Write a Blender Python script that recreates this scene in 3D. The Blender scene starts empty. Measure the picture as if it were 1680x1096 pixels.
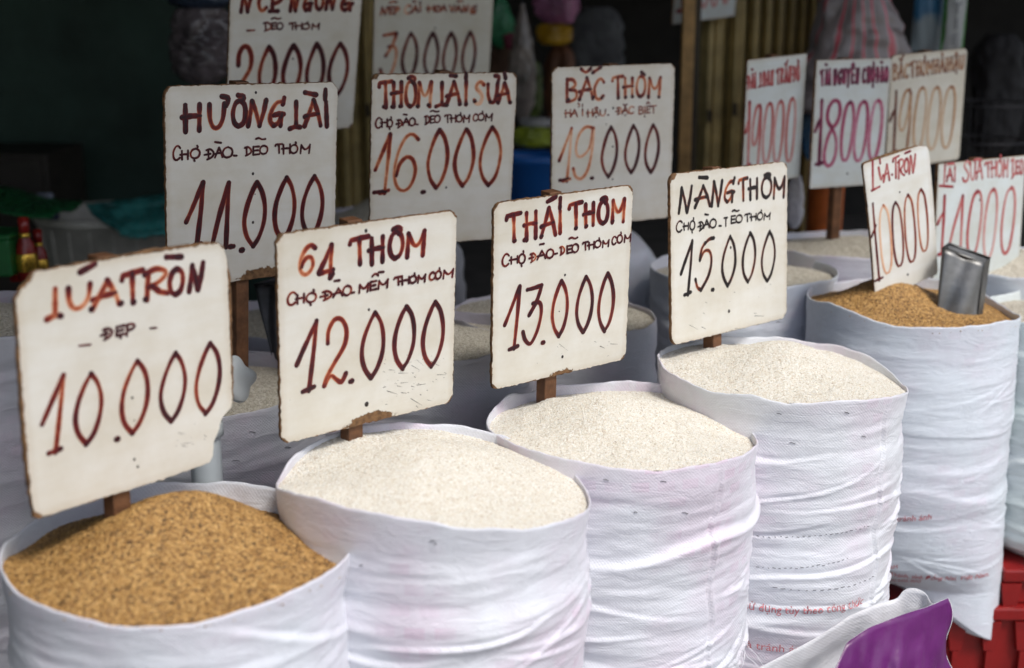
import bpy, bmesh, math, random
import numpy as np
from mathutils import Vector, Matrix
random.seed(7); RNG = np.random.default_rng(11)
R = math.radians
SC = bpy.context.scene
COL = SC.collection

# ------------------------------------------------------------------ camera
CH = 1.40; PITCH = R(14.0); FPX = 2100.0
cam = bpy.data.cameras.new('camera'); camo = bpy.data.objects.new('camera', cam); COL.objects.link(camo)
cam.sensor_fit = 'HORIZONTAL'; cam.sensor_width = 36; cam.lens = FPX/1680*36
camo.location = (0, 0, CH); camo.rotation_euler = (R(90)-PITCH, 0, 0)
cam.clip_start = 0.05; cam.clip_end = 300
cam.dof.use_dof = True; cam.dof.focus_distance = 2.12; cam.dof.aperture_fstop = 2.5
SC.camera = camo
# ------------------------------------------------------------------ world, sun, exposure
SUN_EL, SUN_AZ = R(56), R(140)          # azimuth clockwise from +Y: light comes from the street, front right
w = bpy.data.worlds.new('World'); SC.world = w; w.use_nodes = True
nt = w.node_tree; nt.nodes.clear()
wo = nt.nodes.new('ShaderNodeOutputWorld'); bg = nt.nodes.new('ShaderNodeBackground')
sky = nt.nodes.new('ShaderNodeTexSky'); sky.sky_type = 'NISHITA'; sky.sun_disc = False
sky.sun_elevation = SUN_EL; sky.sun_rotation = SUN_AZ; sky.air_density = 1.0; sky.dust_density = 3.0
hs = nt.nodes.new('ShaderNodeHueSaturation'); hs.inputs['Saturation'].default_value = 0.78   # cloud cover greys the sky
nt.links.new(sky.outputs[0], hs.inputs['Color']); nt.links.new(hs.outputs[0], bg.inputs[0])
bg.inputs[1].default_value = 0.12
nt.links.new(bg.outputs[0], wo.inputs[0])
sl = bpy.data.lights.new('sun', 'SUN'); sl.energy = 1.35; sl.angle = R(15); sl.color = (1.0, .97, .92)
so = bpy.data.objects.new('sun', sl); COL.objects.link(so)
sd = Vector((math.sin(SUN_AZ)*math.cos(SUN_EL), math.cos(SUN_AZ)*math.cos(SUN_EL), math.sin(SUN_EL)))
so.rotation_euler = sd.to_track_quat('Z', 'Y').to_euler(); so.location = (0, 0, 6)
SC.view_settings.view_transform = 'Standard'; SC.view_settings.look = 'None'
SC.view_settings.exposure = 0.53; SC.view_settings.gamma = 1.0; SC.view_settings.use_curve_mapping = False
SC.render.engine = 'CYCLES'

# ------------------------------------------------------------------ helpers: pixel of the photo -> point in the place
cP, sP = math.cos(PITCH), math.sin(PITCH)
FW = np.array((0, cP, -sP)); UPV = np.array((0, sP, cP)); RT = np.array((1., 0, 0)); CAM = np.array((0, 0, CH))
def ray(px, py): return FW + RT*((px-840)/FPX) + UPV*(-(py-548)/FPX)
def at(px, py, d): return CAM + ray(px, py)*d                    # d = distance along the viewing axis
def V(a): return Vector([float(x) for x in a])
def proj(P):
    q = np.asarray(P, float) - CAM; d = q @ FW
    return np.array((840 + FPX*(q @ RT)/d, 548 - FPX*(q @ UPV)/d))

def tag(o, label=None, cat=None, group=None, kind=None):
    if label: o['label'] = label
    if cat: o['category'] = cat
    if group: o['group'] = group
    if kind: o['kind'] = kind
    return o
def thing(name, label, cat, loc, rot=(0, 0, 0), group=None, matrix=None):
    o = bpy.data.objects.new(name, None); COL.objects.link(o); o.empty_display_size = .05
    if matrix is not None: o.matrix_world = matrix
    else: o.location = V(loc); o.rotation_euler = rot
    return tag(o, label, cat, group)
def link(name, me, mats, parent=None, loc=None, rot=None, smooth=True):
    o = bpy.data.objects.new(name, me); COL.objects.link(o)
    for m in (mats if isinstance(mats, (list, tuple)) else [mats]): me.materials.append(m)
    if smooth: me.polygons.foreach_set('use_smooth', [True]*len(me.polygons))
    if parent: o.parent = parent
    if loc is not None: o.location = V(loc)
    if rot is not None: o.rotation_euler = rot
    return o
def mesh(name, vs, fs):
    me = bpy.data.meshes.new(name); me.from_pydata([tuple(float(c) for c in v) for v in vs], [], fs); me.update(); return me
class MB:
    """collects simple solids into one mesh"""
    def __init__(s): s.v = []; s.f = []
    def add(s, vs, fs):
        n = len(s.v); s.v += [tuple(v) for v in vs]; s.f += [tuple(i+n for i in f) for f in fs]; return s
    def box(s, x0, x1, y0, y1, z0, z1):
        vs = [(x, y, z) for z in (z0, z1) for y in (y0, y1) for x in (x0, x1)]
        return s.add(vs, [(0, 2, 3, 1), (4, 5, 7, 6), (0, 1, 5, 4), (2, 6, 7, 3), (0, 4, 6, 2), (1, 3, 7, 5)])
    def tube(s, pts, r, n=8, closed=False):
        pts = [Vector(p) for p in pts]; m = len(pts); rings = []
        for i, p in enumerate(pts):
            a = pts[(i-1) % m] if closed or i else pts[0]; b = pts[(i+1) % m] if closed or i < m-1 else pts[-1]
            t = (b-a).normalized(); x = t.orthogonal().normalized() if abs(t.z) > .9 else t.cross(Vector((0, 0, 1))).normalized()
            y = t.cross(x); rr = r[i] if isinstance(r, (list, tuple)) else r
            rings.append([p + (x*math.cos(k*2*math.pi/n) + y*math.sin(k*2*math.pi/n))*rr for k in range(n)])
        vs = [q for g in rings for q in g]; fs = []
        for i in range(m if closed else m-1):
            j = (i+1) % m
            for k in range(n): fs.append((i*n+k, i*n+(k+1) % n, j*n+(k+1) % n, j*n+k))
        if not closed: fs.append(tuple(range(n-1, -1, -1))); fs.append(tuple((m-1)*n+k for k in range(n)))
        return s.add(vs, fs)
    def lathe(s, prof, n=32, cx=0, cy=0, cz=0, sq=1.0):
        vs = []; fs = []; m = len(prof)
        for (r, z) in prof:
            for k in range(n):
                a = k*2*math.pi/n; vs.append((cx+r*math.cos(a), cy+r*math.sin(a)*sq, cz+z))
        for i in range(m-1):
            for k in range(n): fs.append((i*n+k, i*n+(k+1) % n, (i+1)*n+(k+1) % n, (i+1)*n+k))
        return s.add(vs, fs)
    def build(s, name, m, parent=None, bevel=0, smooth=False, **kw):
        o = link(name, mesh(name, s.v, s.f), m, parent, smooth=smooth, **kw)
        if bevel:
            b = o.modifiers.new('bevel', 'BEVEL'); b.width = bevel; b.segments = 2; b.limit_method = 'ANGLE'; b.angle_limit = R(40)
        return o

# ------------------------------------------------------------------ materials
def newmat(name):
    m = bpy.data.materials.new(name); m.use_nodes = True; t = m.node_tree
    return m, t, t.nodes['Principled BSDF']
class NB:
    def __init__(s, t): s.t = t
    def n(s, typ, **kw):
        nd = s.t.nodes.new(typ)
        for k, v in kw.items(): setattr(nd, k, v)
        return nd
    def l(s, a, b): s.t.links.new(a, b)
    def math(s, op, a, b=None, clamp=False):
        nd = s.n('ShaderNodeMath', operation=op, use_clamp=clamp)
        for i, x in enumerate((a, b)):
            if x is None: continue
            if isinstance(x, (int, float)): nd.inputs[i].default_value = x
            else: s.l(x, nd.inputs[i])
        return nd.outputs[0]
    def noise(s, vec, scale, detail=4, rough=.55, dist=0):
        nd = s.n('ShaderNodeTexNoise'); nd.inputs['Scale'].default_value = scale
        nd.inputs['Detail'].default_value = detail; nd.inputs['Roughness'].default_value = rough; nd.inputs['Distortion'].default_value = dist
        if vec is not None: s.l(vec, nd.inputs['Vector'])
        return nd.outputs['Fac']
    def ramp(s, fac, stops, interp='LINEAR'):
        nd = s.n('ShaderNodeValToRGB'); cr = nd.color_ramp; cr.interpolation = interp
        while len(cr.elements) < len(stops): cr.elements.new(.5)
        for e, (p, c) in zip(cr.elements, stops):
            e.position = p; e.color = (*c, 1) if len(c) == 3 else c
        s.l(fac, nd.inputs[0]); return nd.outputs[0]
    def mix(s, f, a, b, blend='MIX'):
        nd = s.n('ShaderNodeMix', data_type='RGBA', blend_type=blend)
        if isinstance(f, (int, float)): nd.inputs[0].default_value = f
        else: s.l(f, nd.inputs[0])
        for i, x in ((6, a), (7, b)):
            if isinstance(x, (tuple, list)): nd.inputs[i].default_value = (*x, 1)
            else: s.l(x, nd.inputs[i])
        return nd.outputs[2]
    def mapping(s, vec, scale=(1, 1, 1), loc=(0, 0, 0)):
        nd = s.n('ShaderNodeMapping'); nd.inputs['Scale'].default_value = scale; nd.inputs['Location'].default_value = loc
        s.l(vec, nd.inputs[0]); return nd.outputs[0]
    def bump(s, h, strength, dist, normal=None):
        nd = s.n('ShaderNodeBump'); nd.inputs['Strength'].default_value = strength; nd.inputs['Distance'].default_value = dist
        s.l(h, nd.inputs['Height'])
        if normal: s.l(normal, nd.inputs['Normal'])
        return nd.outputs[0]
def rough_mat(name, c, rough=.6, var=.25, scale=14, bump=.25, bscale=60, metal=0, spec=.5, c2=None, trans=0, alpha=1):
    m, t, b = newmat(name); k = NB(t); co = k.n('ShaderNodeTexCoord').outputs['Object']
    f = k.noise(co, scale, 6, .6)
    dark = c2 or tuple(x*(1-var) for x in c); lite = tuple(min(1, x*(1+var*.5)) for x in c)
    k.l(k.ramp(f, [(.3, dark), (.7, lite)]), b.inputs['Base Color'])
    b.inputs['Roughness'].default_value = rough; b.inputs['Metallic'].default_value = metal; b.inputs['Specular IOR Level'].default_value = spec
    rr = k.math('MULTIPLY_ADD', k.noise(co, scale*3, 3), .3); t.nodes[-1].inputs[2].default_value = max(0, rough-.15)
    k.l(rr, b.inputs['Roughness'])
    if bump: k.l(k.bump(k.noise(co, bscale, 4), bump, .002), b.inputs['Normal'])
    if trans: b.inputs['Transmission Weight'].default_value = trans
    if alpha < 1: b.inputs['Alpha'].default_value = alpha
    return m

def sack_material(name, base=(.80, .81, .85), pink=.5, seed=0.0, green=False, weave=1.0):
    m, t, b = newmat(name); k = NB(t)
    tc = k.n('ShaderNodeTexCoord'); uv = tc.outputs['UV']; ob = tc.outputs['Object']
    # woven tape: offset checker of small pillows, 5 mm repeat
    sep = k.n('ShaderNodeSeparateXYZ'); k.l(uv, sep.inputs[0])
    sx = k.math('SINE', k.math('MULTIPLY', sep.outputs[0], 1150)); sy = k.math('SINE', k.math('MULTIPLY', sep.outputs[1], 1150))
    wv = k.math('MULTIPLY', sx, sy)
    big = k.noise(k.mapping(ob, (1, 1, 1), (seed, seed, 0)), 9, 5, .6)
    # ghost of the print on the hidden side of the cloth: blocky pale mauve patches
    br = k.n('ShaderNodeTexBrick'); br.inputs['Scale'].default_value = 9; br.inputs['Mortar Size'].default_value = .06; br.inputs['Brick Width'].default_value = .35
    br.inputs['Color1'].default_value = (0, 0, 0, 1); br.inputs['Color2'].default_value = (1, 1, 1, 1); br.inputs['Mortar'].default_value = (0, 0, 0, 1)
    k.l(k.mapping(uv, (1, 1, 1), (seed*1.7, seed*.3, 0)), br.inputs[0])
    pn = k.ramp(k.noise(k.mapping(uv, (1, 1, 1), (seed*3, seed, 0)), 5.5, 2, .5), [(.42, (0, 0, 0)), (.62, (1, 1, 1))])
    pm = k.math('MULTIPLY', k.math('ADD', k.math('MULTIPLY', br.outputs[0], .45), .55), pn)
    pm = k.math('MULTIPLY', pm, .72*pink, True)
    ink = (.52, .66, .60) if green else (.70, .53, .66)
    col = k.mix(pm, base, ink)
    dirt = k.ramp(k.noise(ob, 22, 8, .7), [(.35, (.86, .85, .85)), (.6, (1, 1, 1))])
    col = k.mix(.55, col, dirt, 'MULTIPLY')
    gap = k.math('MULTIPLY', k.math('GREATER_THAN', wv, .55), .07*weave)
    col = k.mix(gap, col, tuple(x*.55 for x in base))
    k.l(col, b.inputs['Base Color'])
    b.inputs['Roughness'].default_value = .36; b.inputs['Specular IOR Level'].default_value = .5
    b.inputs['Sheen Weight'].default_value = .15
    # crushed film: fine creases
    cr = k.noise(k.mapping(uv, (16, 46, 1), (seed, 0, 0)), 1.0, 8, .62, .8)
    ridg = k.math('ABSOLUTE', k.math('SUBTRACT', cr, .5))
    cr2 = k.n('ShaderNodeTexVoronoi'); cr2.feature = 'DISTANCE_TO_EDGE'; cr2.inputs['Scale'].default_value = 1
    k.l(k.mapping(uv, (26, 60, 1), (seed, seed, 0)), cr2.inputs['Vector'])
    h = k.math('ADD', k.math('MULTIPLY', ridg, 2.2), k.math('MULTIPLY', k.math('MINIMUM', cr2.outputs['Distance'], .25), .22))
    nb = k.bump(h, .42, .004)
    nb = k.bump(wv, .24*weave, .0008, nb)
    k.l(nb, b.inputs['Normal'])
    return m

def board_material(name, paint, thin=False):
    m, t, b = newmat(name); k = NB(t)
    tc = k.n('ShaderNodeTexCoord'); uv = tc.outputs['UV']; ob = tc.outputs['Object']
    def oat(nm):
        a = k.n('ShaderNodeAttribute', attribute_type='OBJECT', attribute_name=nm); return a.outputs['Fac']
    sep = k.n('ShaderNodeSeparateXYZ'); k.l(uv, sep.inputs[0])
    au = k.math('ABSOLUTE', sep.outputs[0]); av = k.math('ABSOLUTE', sep.outputs[1])
    eu = k.math('SUBTRACT', k.math('MULTIPLY', oat('board_w'), .5), au); ev = k.math('SUBTRACT', k.math('MULTIPLY', oat('board_h'), .5), av)
    e = k.math('MINIMUM', eu, ev)
    cn = k.math('MULTIPLY', k.math('SUBTRACT', k.math('ADD', eu, ev), .004 if thin else .013), .9)          # corners wear first
    e = k.math('MINIMUM', e, cn)
    # chipped spot above the post
    dx = k.math('MULTIPLY', k.math('SUBTRACT', sep.outputs[0], oat('chip_u')), oat('chip_s'))
    dyy = k.math('SUBTRACT', sep.outputs[1], oat('chip_v'))
    dd = k.math('SQRT', k.math('ADD', k.math('MULTIPLY', dx, dx), k.math('MULTIPLY', dyy, dyy)))
    chip = k.math('SUBTRACT', dd, oat('chip_r'))
    seed = k.mapping(ob, (1, 1, 1), (0, 0, 0))
    n1 = k.noise(seed, 95, 8, .7)
    n2 = k.noise(seed, 18, 5, .6)
    wear = k.math('ADD', k.math('MULTIPLY', k.math('SUBTRACT', n1, .45), .014), k.math('MULTIPLY', k.math('SUBTRACT', n2, .5), .010))
    lim = k.math('MULTIPLY', wear, .06 if thin else .75)
    m1 = k.math('LESS_THAN', e, lim); m2 = k.math('LESS_THAN', chip, k.math('MULTIPLY', wear, 1.5))
    # nicks across the face
    n3 = k.noise(k.mapping(ob, (1, 1, 1), (3, 1, 2)), 240, 3, .6)
    m3 = k.math('GREATER_THAN', n3, .735)
    geo = k.n('ShaderNodeNewGeometry')
    front = k.n('ShaderNodeAttribute', attribute_type='GEOMETRY', attribute_name='front').outputs['Fac']
    bare = k.math('MAXIMUM', m1, m2)
    bare = k.math('MAXIMUM', bare, k.math('SUBTRACT', 1.0, front))
    wn = k.noise(k.mapping(ob, (60, 8, 60)), 1.5, 6, .6)
    wood = k.ramp(wn, [(.3, (.055, .028, .013)), (.55, (.20, .105, .045)), (.75, (.30, .17, .075))])
    stain = k.ramp(k.noise(ob, 7, 7, .65), [(.32, (paint[0]*.87, paint[1]*.84, paint[2]*.78)), (.60, paint)])
    streak = k.ramp(k.noise(k.mapping(ob, (7, 30, 30), (1, 0, 0)), 1.2, 4, .6), [(.35, (.93, .90, .84)), (.6, (1, 1, 1))])
    pc = k.mix(.6, stain, streak, 'MULTIPLY')
    halo = k.math('SUBTRACT', 1.0, k.math('MULTIPLY', k.math('MINIMUM', k.math('MAXIMUM', e, 0.0), .012), 80), clamp=True)
    pc = k.mix(k.math('MULTIPLY', halo, k.math('MULTIPLY', n1, .55)), pc, (.42, .30, .17))
    pc = k.mix(k.math('MULTIPLY', m3, .65), pc, (.10, .07, .05))
    col = k.mix(bare, pc, wood)
    k.l(col, b.inputs['Base Color'])
    k.l(k.math('ADD', k.math('MULTIPLY', bare, .4), .38), b.inputs['Roughness'])
    hgt = k.math('SUBTRACT', k.math('MULTIPLY', k.noise(k.mapping(ob, (30, 6, 30)), 3, 5), .25), bare)
    k.l(k.bump(hgt, .5, .0007), b.inputs['Normal'])
    return m

def paint_material(name, stops, rough=.35):
    m, t, b = newmat(name); k = NB(t)
    tc = k.n('ShaderNodeTexCoord'); uv = tc.outputs['UV']; ob = tc.outputs['Object']
    pig = k.n('ShaderNodeAttribute', attribute_name='pig').outputs['Fac']
    sep = k.n('ShaderNodeSeparateXYZ'); k.l(uv, sep.inputs[0])
    v = k.math('ABSOLUTE', sep.outputs[1])
    ln = k.noise(k.mapping(uv, (55, 3.2, 1)), 1.0, 4, .6)
    n2 = k.noise(ob, 60, 3, .5)
    p = k.math('SUBTRACT', pig, k.math('MULTIPLY', k.math('POWER', v, 2.5), .48))
    p = k.math('ADD', p, k.math('MULTIPLY', k.math('SUBTRACT', ln, .5), .55))
    p = k.math('ADD', p, k.math('MULTIPLY', k.math('SUBTRACT', n2, .5), .35), clamp=True)
    k.l(k.ramp(p, stops), b.inputs['Base Color'])
    b.inputs['Roughness'].default_value = rough
    k.l(k.bump(ln, .4, .0004), b.inputs['Normal'])
    return m

def grain_material(name, stops, rough=.4, sss=0.0):
    m, t, b = newmat(name); k = NB(t)
    oi = k.n('ShaderNodeObjectInfo'); 
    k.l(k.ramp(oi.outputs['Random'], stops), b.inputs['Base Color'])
    b.inputs['Roughness'].default_value = rough
    return m
def heap_base_material(name, c1, c2, sc=170):
    m, t, b = newmat(name); k = NB(t); ob = k.n('ShaderNodeTexCoord').outputs['Object']
    vo = k.n('ShaderNodeTexVoronoi'); vo.inputs['Scale'].default_value = sc; k.l(ob, vo.inputs['Vector'])
    k.l(k.mix(vo.outputs['Distance'], c2, c1), b.inputs['Base Color']); b.inputs['Roughness'].default_value = .7
    k.l(k.bump(vo.outputs['Distance'], 1, .004), b.inputs['Normal']); return m

M = {}
M['sack1'] = sack_material('woven_sack_cloth_bluish', (.75, .785, .85), .4, 1.3)
M['sack2'] = sack_material('woven_sack_cloth', (.77, .79, .85), 1.0, 4.1)
M['sack3'] = sack_material('woven_sack_cloth_pale', (.77, .79, .845), 1.0, 7.7)
M['sack4'] = sack_material('woven_sack_cloth_printed', (.77, .795, .84), .7, 2.9)
M['sack5'] = sack_material('woven_sack_cloth_cool', (.71, .77, .84), .4, 9.1)
M['sackg'] = sack_material('woven_sack_cloth_green_tint', (.70, .76, .76), .6, 5.2, green=True)
M['sackr'] = sack_material('woven_sack_cloth_grey', (.52, .53, .57), .6, 3.3)  # plain darker grey, for most sacks behind the front row
M['board'] = board_material('cream_painted_plywood', (.76, .745, .685))
M['board_w'] = board_material('white_painted_board', (.62, .68, .69), True)
RED = [(0, (.78, .50, .34)), (.22, (.56, .20, .09)), (.40, (.30, .045, .018)), (.56, (.15, .012, .010)), (.85, (.070, .004, .009)), (1, (.022, .004, .009))]
M['board_g'] = board_material('aged_grey_cream_board', (.66, .65, .58), True)
M['board_h'] = board_material('bright_white_board', (.82, .84, .82), True)
M['paint'] = paint_material('maroon_sign_paint', RED)
BLK = [(0, (.62, .28, .14)), (.25, (.42, .10, .03)), (.45, (.10, .018, .010)), (.7, (.020, .010, .010)), (1, (.010, .008, .008))]
M['paint_dark'] = paint_material('dark_brown_sign_paint', BLK)
M['paint_red'] = paint_material('thin_red_sign_paint', [(0, (.60, .38, .36)), (.35, (.46, .15, .14)), (.7, (.34, .035, .045)), (1, (.12, .01, .02))])
M['paint_mag'] = paint_material('crimson_purple_sign_paint', [(0, (.55, .28, .36)), (.35, (.35, .05, .12)), (.7, (.22, .015, .07)), (1, (.06, .01, .03))])
M['paint_tan'] = paint_material('thin_ochre_sign_paint', [(0, (.58, .42, .28)), (.35, (.38, .19, .09)), (.7, (.18, .05, .03)), (1, (.05, .02, .02))])
M['wood'] = rough_mat('dark_stained_post_wood', (.17, .075, .032), .6, .55, 30, .5, 140)
M['nail'] = rough_mat('rusty_nail', (.03, .022, .02), .5, .4)
M['rice'] = grain_material('milled_rice_grain', [(0, (.52, .42, .32)), (.08, (.74, .67, .55)), (.5, (.80, .765, .67)), (1, (.88, .87, .82))], .26)
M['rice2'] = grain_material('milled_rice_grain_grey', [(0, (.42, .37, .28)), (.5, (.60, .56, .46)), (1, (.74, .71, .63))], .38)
M['paddy'] = grain_material('unhusked_rice_grain', [(0, (.05, .024, .010)), (.18, (.22, .110, .032)), (.6, (.42, .232, .068)), (1, (.62, .39, .145))], .55)
M['rice_b'] = heap_base_material('milled_rice_bed', (.80, .76, .65), (.60, .54, .44), 240)
M['paddy_b'] = heap_base_material('unhusked_rice_bed', (.36, .19, .06), (.06, .03, .01), 190)
M['print'] = rough_mat('red_sack_print', (.55, .07, .09), .5, .3, 60, 0)
M['print2'] = rough_mat('faded_red_sack_print', (.62, .20, .22), .5, .25, 60, 0)
M['stitch'] = rough_mat('dark_stitch_thread', (.02, .02, .03), .7, .2)
M['purple'] = rough_mat('purple_printed_sack_film', (.125, .016, .135), .33, .35, 7, .9, 26, c2=(.085, .004, .095))
M['white_in'] = sack_material('sack_lining', (.74, .75, .78), .1, 1.0)
M['redpl'] = rough_mat('red_crate_plastic', (.27, .010, .010), .38, .35, 12, .2)
M['pvc'] = rough_mat('white_pvc', (.66, .72, .75), .35, .12, 9, .05)
M['tin'] = rough_mat('galvanised_tin', (.22, .22, .215), .42, .5, 12, .6, 24, metal=.9)
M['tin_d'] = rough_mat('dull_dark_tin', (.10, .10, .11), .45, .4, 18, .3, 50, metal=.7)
# ---- setting
M['wall'] = rough_mat('dark_green_wall_paint', (.040, .080, .064), .7, .45, 3, .3, 30)
M['wall2'] = rough_mat('dark_interior_plaster', (.018, .017, .016), .8, .4, 3, .3, 30)
M['floor'] = rough_mat('worn_concrete', (.16, .15, .14), .8, .4, 5, .5, 40)
M['shade_roof'] = rough_mat('shade_roof_sheet', (.10, .10, .10), .7, .3, 4, .2)
M['gate'] = rough_mat('mustard_gate_enamel', (.46, .35, .14), .5, .4, 12, .3, 50)
M['gate_d'] = rough_mat('dark_gate_iron', (.045, .033, .015), .6, .4, 12, .3)

# ------------------------------------------------------------------ the setting: floor, walls, unseen shading roof
tag(MB().box(-30, 30, -30, 40, -.2, 0).build('ground', M['floor']), kind='structure')
tag(MB().box(-3.2, -.62, 5.2, 5.35, 0, 2.415).build('wall_left', M['wall']), kind='structure')
tag(MB().box(-3.35, -3.2, -2.4, 9.2, 0, 2.415).build('wall_side', M['wall']), kind='structure')
tag(MB().box(-3.35, 6.0, 9.2, 9.35, 0, 2.415).build('wall_back', M['wall2']), kind='structure')
tag(MB().box(6.0, 6.15, 6.9, 9.2, 0, 2.415).build('wall_right', M['wall2']), kind='structure')
# unseen awning added for shade, its edge cut parallel to the front row of sacks; the street and its light lie to the front right
rp = [(-3.5, -2.6), (6.3, 7.2), (6.3, 9.5), (-3.5, 9.5)]
tag(link('shade_roof', mesh('shade_roof', [(x, y, z) for z in (2.42, 2.50) for x, y in rp], [(3, 2, 1, 0), (4, 5, 6, 7), (0, 1, 5, 4), (1, 2, 6, 5), (2, 3, 7, 6), (3, 0, 4, 7)]), M['shade_roof'], smooth=False), kind='structure')

# ------------------------------------------------------------------ sacks
def pnoise(u, v, nu, nv, seed):
    """value noise, periodic in u (0..1), nu x nv cells, smooth"""
    rg = np.random.default_rng(seed); g = rg.random((nu, nv+3))
    x = (u % 1)*nu; y = np.clip(v, 0, 1)*nv; xi = np.floor(x).astype(int) % nu; yi = np.floor(y).astype(int)
    fx = x-np.floor(x); fy = y-yi; fx = fx*fx*(3-2*fx); fy = fy*fy*(3-2*fy); x2 = (xi+1) % nu
    return (g[xi, yi]*(1-fx)+g[x2, yi]*fx)*(1-fy)+(g[xi, yi+1]*(1-fx)+g[x2, yi+1]*fx)*fy - .5

class Sack:
    def __init__(s, L, Rr, front=(), back=(), D=.44, d=None, drop=.02, dropf=.005, H=.04, zb=0.0, seed=1, taper=.975, hz=None, amp=1.0, off=(0, 0), corner=None, hp=1.2, bulge=.008):
        wpx = Rr[0]-L[0]; s.d = d or D*FPX/wpx
        a, b = at(L[0], L[1], s.d), at(Rr[0], Rr[1], s.d)
        c = (a+b)/2; s.cx, s.cy = c[0], c[1]; s.R = (b-a)[0]/2; s.zr0 = c[2]
        s.seam = None; s.zb = zb; s.seed = seed; s.taper = taper; s.amp = amp; s.H = H; s.drop = drop; s.dropf = dropf; s.off = off; s.corner = corner; s.hp = hp; s.bulge = bulge
        cp = [(math.pi, a[2]), (0.0, b[2])]
        for pts, far in ((front, 0), (back, 1)):
            for (px, py) in pts:
                D3 = ray(px, py); dx, dy = D3[0], D3[1]; A = dx*dx+dy*dy; B = -2*(dx*s.cx+dy*s.cy); Cc = s.cx**2+s.cy**2-s.R**2
                q = B*B-4*A*Cc; t = (-B + (math.sqrt(q) if far else -math.sqrt(q)))/(2*A) if q > 0 else -B/(2*A)
                P = CAM+D3*t; th = math.atan2(P[1]-s.cy, P[0]-s.cx) % (2*math.pi); cp.append((th, P[2]))
        cp.sort(); th = np.array([c[0] for c in cp]); zz = np.array([c[1] for c in cp])
        g = np.linspace(0, 2*np.pi, 361)[:-1]
        z = np.interp(g, np.r_[th-2*np.pi, th, th+2*np.pi], np.r_[zz, zz, zz])
        k = np.exp(-(np.arange(-20, 21)/11.0)**2); k /= k.sum()
        z = np.convolve(np.r_[z[-20:], z, z[:20]], k, 'valid')
        s.g = g; s.zr = z
        if front: print('rim z', round(float(z.min()), 3), round(float(z.max()), 3), 'centre', round(s.cx, 3), round(s.cy, 3), 'R', round(s.R, 3), 'd', round(s.d, 3))
        rg = np.random.default_rng(seed*13+5)
        s.cre = []
        H0 = s.zr0-s.zb
        for i in range(int(46*min(1.1, amp*1.1))):
            zc = rg.random()**1.15*.93+.02
            s.cre.append((rg.random()*2*np.pi, zc*H0+s.zb, rg.uniform(.3, 1.5), rg.normal(0, .028), rg.normal(0, .020), rg.uniform(.0022, .0055), rg.uniform(.0012, .0042)*(1 if rg.random() < .8 else -1), rg.random()*6, rg.uniform(.001, .005)))
        for i in range(6):
            s.cre.append((rg.random()*2*np.pi, s.zb+H0*rg.uniform(.1, .85), rg.uniform(1.2, 2.2), rg.normal(0, .02), rg.normal(0, .012), rg.uniform(.009, .014), rg.uniform(.004, .007), rg.random()*6, .006))
        # bunches of folds fanning out of the pinched side seam
        for j in range(7):
            t0 = rg.uniform(-.75, -.15) if j % 2 == 0 else rg.uniform(0, 6.28); zc = s.zb+H0*rg.uniform(.12, .88); base = rg.normal(0, .03)
            for q in range(5):
                s.cre.append((t0+rg.normal(0, .06), zc+(q-2)*.011+rg.normal(0, .003), rg.uniform(.25, .65), base+.035*(q-2)+rg.normal(0, .01), rg.normal(0, .03), rg.uniform(.002, .004), rg.uniform(.0015, .0034), rg.random()*6, .002))
    def rim(s, th): return np.interp(np.asarray(th) % (2*np.pi), np.r_[s.g, 2*np.pi], np.r_[s.zr, s.zr[0]])
    def disp(s, th, z):
        """outward displacement of the cloth at angle th, height z"""
        t = np.clip((z-s.zb)/(s.zr0-s.zb), 0, 1); u = (th/(2*np.pi)) % 1
        dd = pnoise(u+.03*pnoise(u, t, 9, 9, 3), t, 6, 20, s.seed)*.0055 + pnoise(u, t, 5, 7, s.seed+1)*.012 + pnoise(u+t*.15, t, 16, 60, s.seed+2)*.0020 + pnoise(u-t*.2, t, 40, 110, s.seed+3)*.0008
        for (t0, z0, Ln, sl, cu, wd, am, ph, wg) in s.cre:
            dt = (th-t0+np.pi) % (2*np.pi)-np.pi
            env = np.clip(1-(dt/Ln)**2, 0, 1)**1.4
            x = (z-(z0+sl*dt+cu*dt*dt+wg*np.sin(dt*5+ph)))/wd
            x = x if am > 0 else -x
            dd = dd+abs(am)*env*np.where(x < 0, np.exp(np.maximum(x, -20)*.42), np.exp(-x*x*2.2)) - abs(am)*.35*env*np.exp(-(x-1.6)**2)
        fade = .10+.90*np.clip((s.rim(th)-z)/.055, 0, 1)
        dd = dd-.003
        if s.seam is not None:
            q = ((th-s.seam+np.pi) % (2*np.pi)-np.pi)*s.R+.004*np.sin(z*23)+.003*np.sin(z*61)
            dd = dd-.0030*np.exp(-(q/.0028)**2)+.0022*np.exp(-((q-.0065)/.0035)**2)
        return dd*s.amp*fade
    def radius(s, th, z):
        t = np.clip((z-s.zb)/(s.zr0-s.zb), 0, 1)
        r = s.R*(s.taper+(1-s.taper)*t)+s.bulge*np.sin(np.pi*np.clip(t, 0, 1))
        g = 0
        if s.corner:
            dt = (th-s.corner+np.pi) % (2*np.pi)-np.pi; g = np.exp(-(dt/.75)**2)
            r = r+.030*g*np.clip(1-(z-s.zb)/.30, 0, 1) - .045*(1-g)*np.clip(1-(z-s.zb)/.22, 0, 1)**1.5
        r = r-.055*(1-g)*np.clip(1-(z-s.zb)/.07, 0, 1)**2
        return r+s.disp(th, z)
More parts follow.
